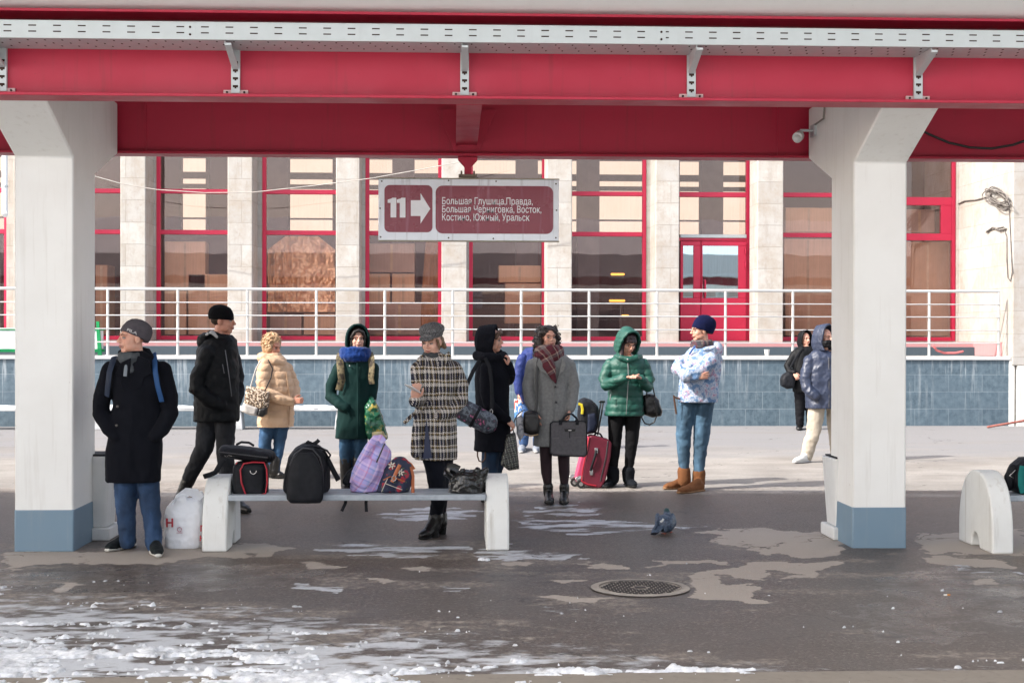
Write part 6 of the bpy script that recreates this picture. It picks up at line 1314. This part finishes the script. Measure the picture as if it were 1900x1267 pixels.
mesh('bag_body', prismbag(MB(), pl, Yc, .025), LAPG, o, bevel=.012, bseg=3); mesh('front_pocket', prismbag(MB(), [(1023, 812), (1087, 810), (1088, 841), (1084, 845), (1027, 843), (1022, 838)], Yc - .027, .006), LAPG, o, bevel=.005)
mesh('piping', MB().tube([P(x, y, Yc - .026) for x, y in pl + pl[:1]], .005, 8), BNY, o, smooth=60); mesh('seam', MB().tube([P(1057, 800, Yc - .03), P(1057, 812, Yc - .035)], .003, 6), BNY, o)
pt = MB().prism([(P(x, y, Yc).x, P(x, y, Yc).z) for x, y in ((1046, 795), (1068, 795), (1066, 800), (1048, 800))], 'y', Yc - .034, Yc - .026); mesh('name_plate', pt, BLACKL, o, bevel=.003); mesh('plate_mark', MB().box(P(1054, 798, Yc).x, P(1060, 798, Yc).x, Yc - .036, Yc - .0345, P(1054, 798.5, Yc).z, P(1054, 797, Yc).z), SILV, o)
for dy in (-.02, .015): mesh('handle', MB().tube([P(x, y, Yc + dy) for x, y in ((1041, 784), (1047, 774), (1054, 768), (1061, 768), (1069, 775), (1073, 783))], .010, 8), BNY, o, smooth=60)
for x in (1041, 1072): mesh('handle_tab', MB().box(P(x - 3, 0, Yc).x, P(x + 3, 0, Yc).x, Yc - .032, Yc + .03, P(x, 788, Yc).z, P(x, 779, Yc).z), BNY, o, bevel=.003)
# suitcase with backpack on top
SUI = mat('magenta_fabric', (.135, .005, .022), (.095, .004, .016), rough=.55, scale=10, bscale=220, bump=.3); PNK = mat('pink_fabric', (.50, .07, .15), (.42, .055, .12), rough=.6, bscale=220, bump=.2)
gs_ = G(1100, 904); Yc = gs_.y + .02; o = thing('suitcase', 'leaning magenta wheeled suitcase with pink side beside the green parka woman', 'suitcase', (gs_.x, Yc, 0))
fr = [(1092, 808), (1097, 806), (1127, 814), (1133, 820), (1131, 845), (1122, 888), (1114, 902), (1105, 904), (1084, 898), (1078, 894), (1082, 870), (1088, 835)]
mesh('shell', prismbag(MB(), fr, Yc, .12), SUI, o, bevel=.03, bseg=4)
sd_ = [(1091, 808), (1087, 808), (1078, 840), (1067, 884), (1068, 892), (1077, 892), (1082, 868), (1088, 833)]
mesh('side_panel', prismbag(MB(), sd_, Yc + .05, .115), PNK, o, bevel=.02, bseg=3)
mesh('piping', MB().tube([P(x, y, Yc - .122) for x, y in ((1093, 811), (1088, 838), (1081, 872), (1079, 892), (1090, 898), (1106, 901))], .007, 8), REDP, o, smooth=60)
mesh('zip', MB().tube([P(x, y, Yc - .121) for x, y in ((1128, 818), (1124, 850), (1114, 892))], .006, 8), mat('zip_dark', (.04, .04, .045)), o, smooth=60)
mesh('carry_handle', MB().tube([P(x, y, Yc - .125 - k) for x, y, k in ((1106, 836, 0), (1104, 846, .02), (1099, 862, .02), (1096, 872, 0))], .013, 8), BNY, o, smooth=60)
for x, y in ((1106, 834), (1097, 874)): mesh('handle_plate', MB().box(P(x - 3, 0, Yc).x, P(x + 3, 0, Yc).x, Yc - .132, Yc - .119, P(x, y + 5, Yc).z, P(x, y - 5, Yc).z), SILV, o, bevel=.004)
mesh('top_handle', MB().tube([P(x, y, Yc) for x, y in ((1102, 808), (1107, 803), (1114, 805), (1118, 812))], .010, 8), BNY, o, smooth=60)
WHB = mat('wheel_rubber', (.03, .03, .03), rough=.6)
for x, dy in ((1068, .10), (1080, -.08)):
    w = P(x, 893, Yc + dy); w.z = .045; wm = mesh('wheel', MB().tube([w + Vector((-.012, 0, 0)) + Vector((0, -.02, 0)), w + Vector((-.012, .02, 0))], .045, 18, False), WHB, o, smooth=40); mesh('rim', MB().tube([w + Vector((-.012, -.024, 0)), w + Vector((-.012, .024, 0))], .022, 14, False), SILV, wm, smooth=40)
    mesh('wheel_guard', MB().tube([w + Vector((-.012 + .058 * math.cos(t), 0, .058 * math.sin(t))) for t in np.linspace(-.3, 2.4, 10)], [(.008, .03)] * 10, 8, True, (1, 0, 0)), SILV, o, smooth=60)
th_ = [P(1104, 806, Yc + .06), P(1112, 765, Yc + .06), P(1115, 745, Yc + .06)]
mesh('pull_handle', MB().tube(th_, .009, 8).tube([P(1109, 806, Yc + .10), P(1116, 768, Yc + .10), P(1119, 747, Yc + .10)], .009, 8).tube([P(1113, 745, Yc + .05), P(1121, 745, Yc + .11)], .013, 8), mat('dark_metal', (.08, .08, .085), metal=.6, rough=.4), o, smooth=60)
Yq = Yc + .02; o = thing('backpack', 'black backpack with yellow tab perched on the magenta suitcase', 'backpack', P(1090, 800, Yq)); q = slab(MB(), [(1074, 742), (1084, 738), (1098, 742), (1108, 752), (1112, 770), (1110, 792), (1104, 803), (1088, 806), (1076, 800), (1072, 770)], Yq, .13); fuse('bag_body', q, BNY, o, .010, 2, folds(.009, 9, .003))
q = slab(MB(), [(1090, 768), (1104, 766), (1108, 785), (1103, 800), (1090, 803)], Yq - .12, .04); fuse('front_pocket', q, mat('blue_black_nylon', (.015, .02, .04), rough=.6), o, .010, 2, folds(.005, 10, .002))
mesh('yellow_tab', MB().strap([P(1073, 749, Yq - .13), P(1079, 751, Yq - .138), P(1081, 760, Yq - .142), P(1080, 768, Yq - .142)], .03, .012), mat('yellow_webbing', (.60, .48, .03), rough=.6), o, smooth=40)
# black handbag on the green parka woman's arm
Yc = J.Y - .02; o = thing('handbag', 'black handbag hanging from the arm of the green parka woman', 'handbag', P(1212, 760, Yc)); q = slab(MB(), [(1193, 733), (1203, 730), (1214, 732), (1222, 742), (1229, 764), (1226, 772), (1210, 775), (1196, 770), (1192, 750)], Yc, .07); fuse('bag_body', q, BLACKL, o, .008, 2, folds(.005, 12, .002))
mesh('handle', MB().tube([P(x, y, Yc - .05) for x, y in ((1200, 734), (1200, 715), (1206, 702), (1211, 715), (1215, 735))], .007, 8), BLACKL, o, smooth=60); mesh('strap', MB().tube([P(x, y, Yc - .07) for x, y in ((1193, 755), (1191, 775), (1196, 785), (1205, 788), (1214, 783), (1219, 770), (1214, 745))], .008, 8), BLACKL, o, smooth=60)
# strap hanging in front of the patterned jacket
o = thing('hanging_strap', 'brown leather strap hanging at the hip of the patterned jacket man', 'strap', P(1253, 750, K.Y - .05)); mesh('loop', MB().strap([P(x, y, K.Y - .1) for x, y in ((1262, 740), (1254, 738), (1250, 733), (1252, 748), (1255, 768))], .02, .008), mat('brown_leather', (.09, .04, .02)), o, smooth=40)
# far man's bag
Yc = L.Y - .12; o = thing('shoulder_bag', 'black holdall hanging at the hip of the far man in black', 'bag', P(1461, 705, Yc)); q = slab(MB(), [(1452, 695), (1462, 689), (1472, 692), (1475, 706), (1472, 720), (1460, 722), (1449, 716), (1448, 704)], Yc, .10); fuse('bag_body', q, BNY, o, .010, 2, folds(.008, 10, .002)); mesh('strap', MB().strap([P(x, y, Yc - .02) for x, y in ((1462, 692), (1472, 672), (1483, 654), (1490, 645))], .04, .01), BNY, o, smooth=40)
# backpack on the second bench
Yq = yb2 + .32; o = thing('backpack', 'black backpack with teal stripe on the second bench at the right edge', 'backpack', P(1900, 905, Yq)); q = slab(MB(), [(1880, 862), (1895, 849), (1915, 846), (1935, 856), (1942, 890), (1938, 916), (1910, 921), (1884, 918), (1872, 895), (1874, 875)], Yq, .13); q.v = [(x, y, max(z, ZSEAT + .002)) for x, y, z in q.v]; fuse('bag_body', q, BNY, o, .010, 2, folds(.008, 9, .003))
mesh('teal_stripe', MB().strap([P(x, y, Yq - .14) for x, y in ((1898, 864), (1895, 880), (1895, 900), (1899, 914))], .05, .012), mat('teal_nylon', (.01, .16, .15), rough=.6), o, smooth=40); mesh('side_pocket', MB().tube([P(1872, 902, Yq - .04), P(1874, 885, Yq - .05), P(1880, 868, Yq - .05)], [.035, .045, .03], 12), BNY, o, smooth=60); mesh('cord', MB().tube([P(x, y, Yq - .09) for x, y in ((1884, 872), (1878, 878), (1873, 882), (1880, 886))], .004, 6), SILV, o, smooth=60)

# ------------------------------------------------------------------ litter bins, manhole, pigeon, small litter
BINW = paint_mat('bin_white', (.66, .67, .66), (.30, .28, .24), .7, 7, .4, .2)
def bin_(label, px_edge, py_b, py_t, right):
    g = G(px_edge, py_b); Y0 = g.y; k = -1 if right else 1
    cx_ = g.x - .20 * k if not right else g.x + .20; o = thing('litter_bin', label, 'bin', (cx_, Y0 + .2, 0), 'white concrete litter bins behind the columns')
    zt_ = P(px_edge, py_t, Y0 + .1).z; c = Vector((cx_, Y0 + .2, 0))
    q = MB(); q.loft([(c + Vector((0, 0, .101)), .165, .165, 0, 9), (c + Vector((0, 0, zt_)), .20, .20, 0, 9), (c + Vector((0, 0, zt_)), .185, .185, 0, 9), (c + Vector((0, 0, zt_ - .05)), .18, .18, 0, 9)][:2], 40); mesh('bin_body', q, BINW, o, bevel=.008)
    mesh('bin_foot', MB().box(cx_ - .2, cx_ + .2, Y0, Y0 + .4, 0, .10), BINW, o, bevel=.012); mesh('bin_liner', MB().box(cx_ - .17, cx_ + .17, Y0 + .03, Y0 + .37, zt_ + .001, zt_ + .015), BNY, o, bevel=.004)
bin_('white concrete litter bin half hidden behind the left column', 203, 1003, 845, False); bin_('white concrete litter bin half hidden behind the right column', 1546, 1002, 850, True)
gm = G(1188, 1092); mr = (G(1280, 1092).x - G(1097, 1092).x) / 2; o = thing('manhole_cover', 'round cast iron manhole cover set in the asphalt', 'manhole cover', (gm.x, gm.y, 0)); IRON = mat('cast_iron', (.055, .048, .042), (.035, .030, .027), rough=.6, scale=16, metal=.0, bump=.3); RIMM = mat('manhole_rim', (.42, .38, .335), (.30, .27, .24), rough=.9, scale=14)
rg_ = MB(); n = 48
for k in range(n):
    a, b = 2 * math.pi * k / n, 2 * math.pi * (k + 1) / n; f_ = lambda r, t, z: (gm.x + r * math.cos(t), gm.y + r * math.sin(t), z)
    rg_.quad(f_(mr, a, .010), f_(mr, b, .010), f_(mr * .84, b, .014), f_(mr * .84, a, .014))
mesh('rim', rg_, RIMM, o); mesh('plate', MB().tube([(gm.x, gm.y, -.01), (gm.x, gm.y, .009)], mr * .835, 48, False), mat('iron_silted', (.34, .30, .26), (.24, .21, .18), rough=.85, scale=14), o, smooth=30)
st_ = MB()
for i in range(-9, 10):
    for j in range(-9, 10):
        x, y = i * mr * .125 + (j % 2) * mr * .0625, j * mr * .135
        if math.hypot(x, y) < mr * .76 and not (abs(x) < mr * .14 and abs(y) < mr * .14): st_.box(gm.x + x - mr * .050, gm.x + x + mr * .050, gm.y + y - mr * .048, gm.y + y + mr * .048, .0092, .0115)
st_.box(gm.x - mr * .11, gm.x + mr * .11, gm.y - mr * .11, gm.y + mr * .11, .0092, .0115); mesh('tread', st_, IRON, o)
# pigeon walking away from the camera
gp_ = G(1232, 990); Yp = gp_.y; o = thing('pigeon', 'dark blue grey pigeon walking on the wet asphalt', 'pigeon', (gp_.x, Yp, 0))
m = NT('pigeon_feathers'); v = m.coord(); sz = m.sep(v); n = m.noise(v, 60, 4)
c = m.ramp(n, [(.35, (.022, .034, .060)), (.6, (.06, .09, .14))]); neck = m.ramp(sz[2], [(.165, (0,) * 3), (.185, (1,) * 3)]); c = m.mix(neck, c, (.018, .055, .055)); hd_ = m.ramp(sz[2], [(.212, (0,) * 3), (.224, (1,) * 3)]); c = m.mix(hd_, c, (.10, .125, .19)); m.set(Base_Color=c, Roughness=.5); m.bump(n, .4, .004); PIG = m.m
zz = lambda px, py, dy=0: P(px, py, Yp + dy)
q = MB().ell(zz(1233, 971), .085, .095, .072, Matrix.Rotation(.5, 3, 'Y')).ell(zz(1240, 968, .05), .07, .08, .065).tube([zz(1238, 962, .05), zz(1238, 954, .09), zz(1237, 948, .10)], [.055, .036, .026], 14).ell(zz(1237, 946.5, .105), .022, .028, .022)
q.tube([zz(1228, 972, -.03), zz(1219, 982, -.09), zz(1213, 990, -.13)], [(.055, .03), (.045, .016), (.032, .008)], 14, True, (0, 0, 1)); fuse('body', q, PIG, o, .006, 2)
for sgn, a in ((-1, 1222), (1, 1247)):
    wq = MB().tube([zz(a + 2 * sgn, 960, .03), zz(a - 1, 970, -.03), zz(a - (8 if sgn < 0 else 14), 984, -.10)], [(.022, .05), (.02, .052), (.008, .02)], 12, True, (0, .3, 1)); fuse('wing', wq, PIG, o, .006, 2)
mesh('white_patch', MB().strap([zz(1225, 968, -.085), zz(1229, 966, -.087), zz(1231, 962, -.078)], .018, .006), mat('white_feather', (.6, .62, .64), bump=0), o, smooth=40); mesh('tail_band', MB().tube([zz(1216, 987, -.115), zz(1212, 991, -.14)], [(.034, .010), (.028, .006)], 10, True, (0, 0, 1)), mat('tail_black', (.008, .008, .012)), o, smooth=50)
PFT = mat('pigeon_foot', (.42, .14, .10), rough=.6)
for x, dy in ((1233, -.02), (1244, .06)):
    b = zz(x, 980, dy); f0 = Vector((b.x, b.y, .008)); fm_ = MB().tube([b, f0], .006, 6)
    for a in (.9, 1.57, 2.25, 4.7): fm_.tube([f0, f0 + Vector((.03 * math.cos(a), .03 * math.sin(a), -.004))], .004, 6)
    mesh('foot', fm_, PFT, o, smooth=60)
mesh('beak', MB().tube([zz(1238, 946.5, .125), zz(1239, 947.5, .15)], [.006, .002], 8), mat('beak_dark', (.03, .025, .02)), o)
bt = G(1757, 1108); o = thing('cigarette_butt', 'orange tipped cigarette butt lying on the asphalt at the right', 'cigarette', (bt.x, bt.y, 0)); mesh('paper_end', MB().tube([(bt.x - .02, bt.y, .016), (bt.x, bt.y, .016)], .006, 8, False), mat('paper_white', (.8, .78, .74)), o); mesh('filter_tip', MB().tube([(bt.x, bt.y, .016), (bt.x + .02, bt.y + .003, .016)], .006, 8, False), mat('filter_orange', (.6, .25, .06)), o)
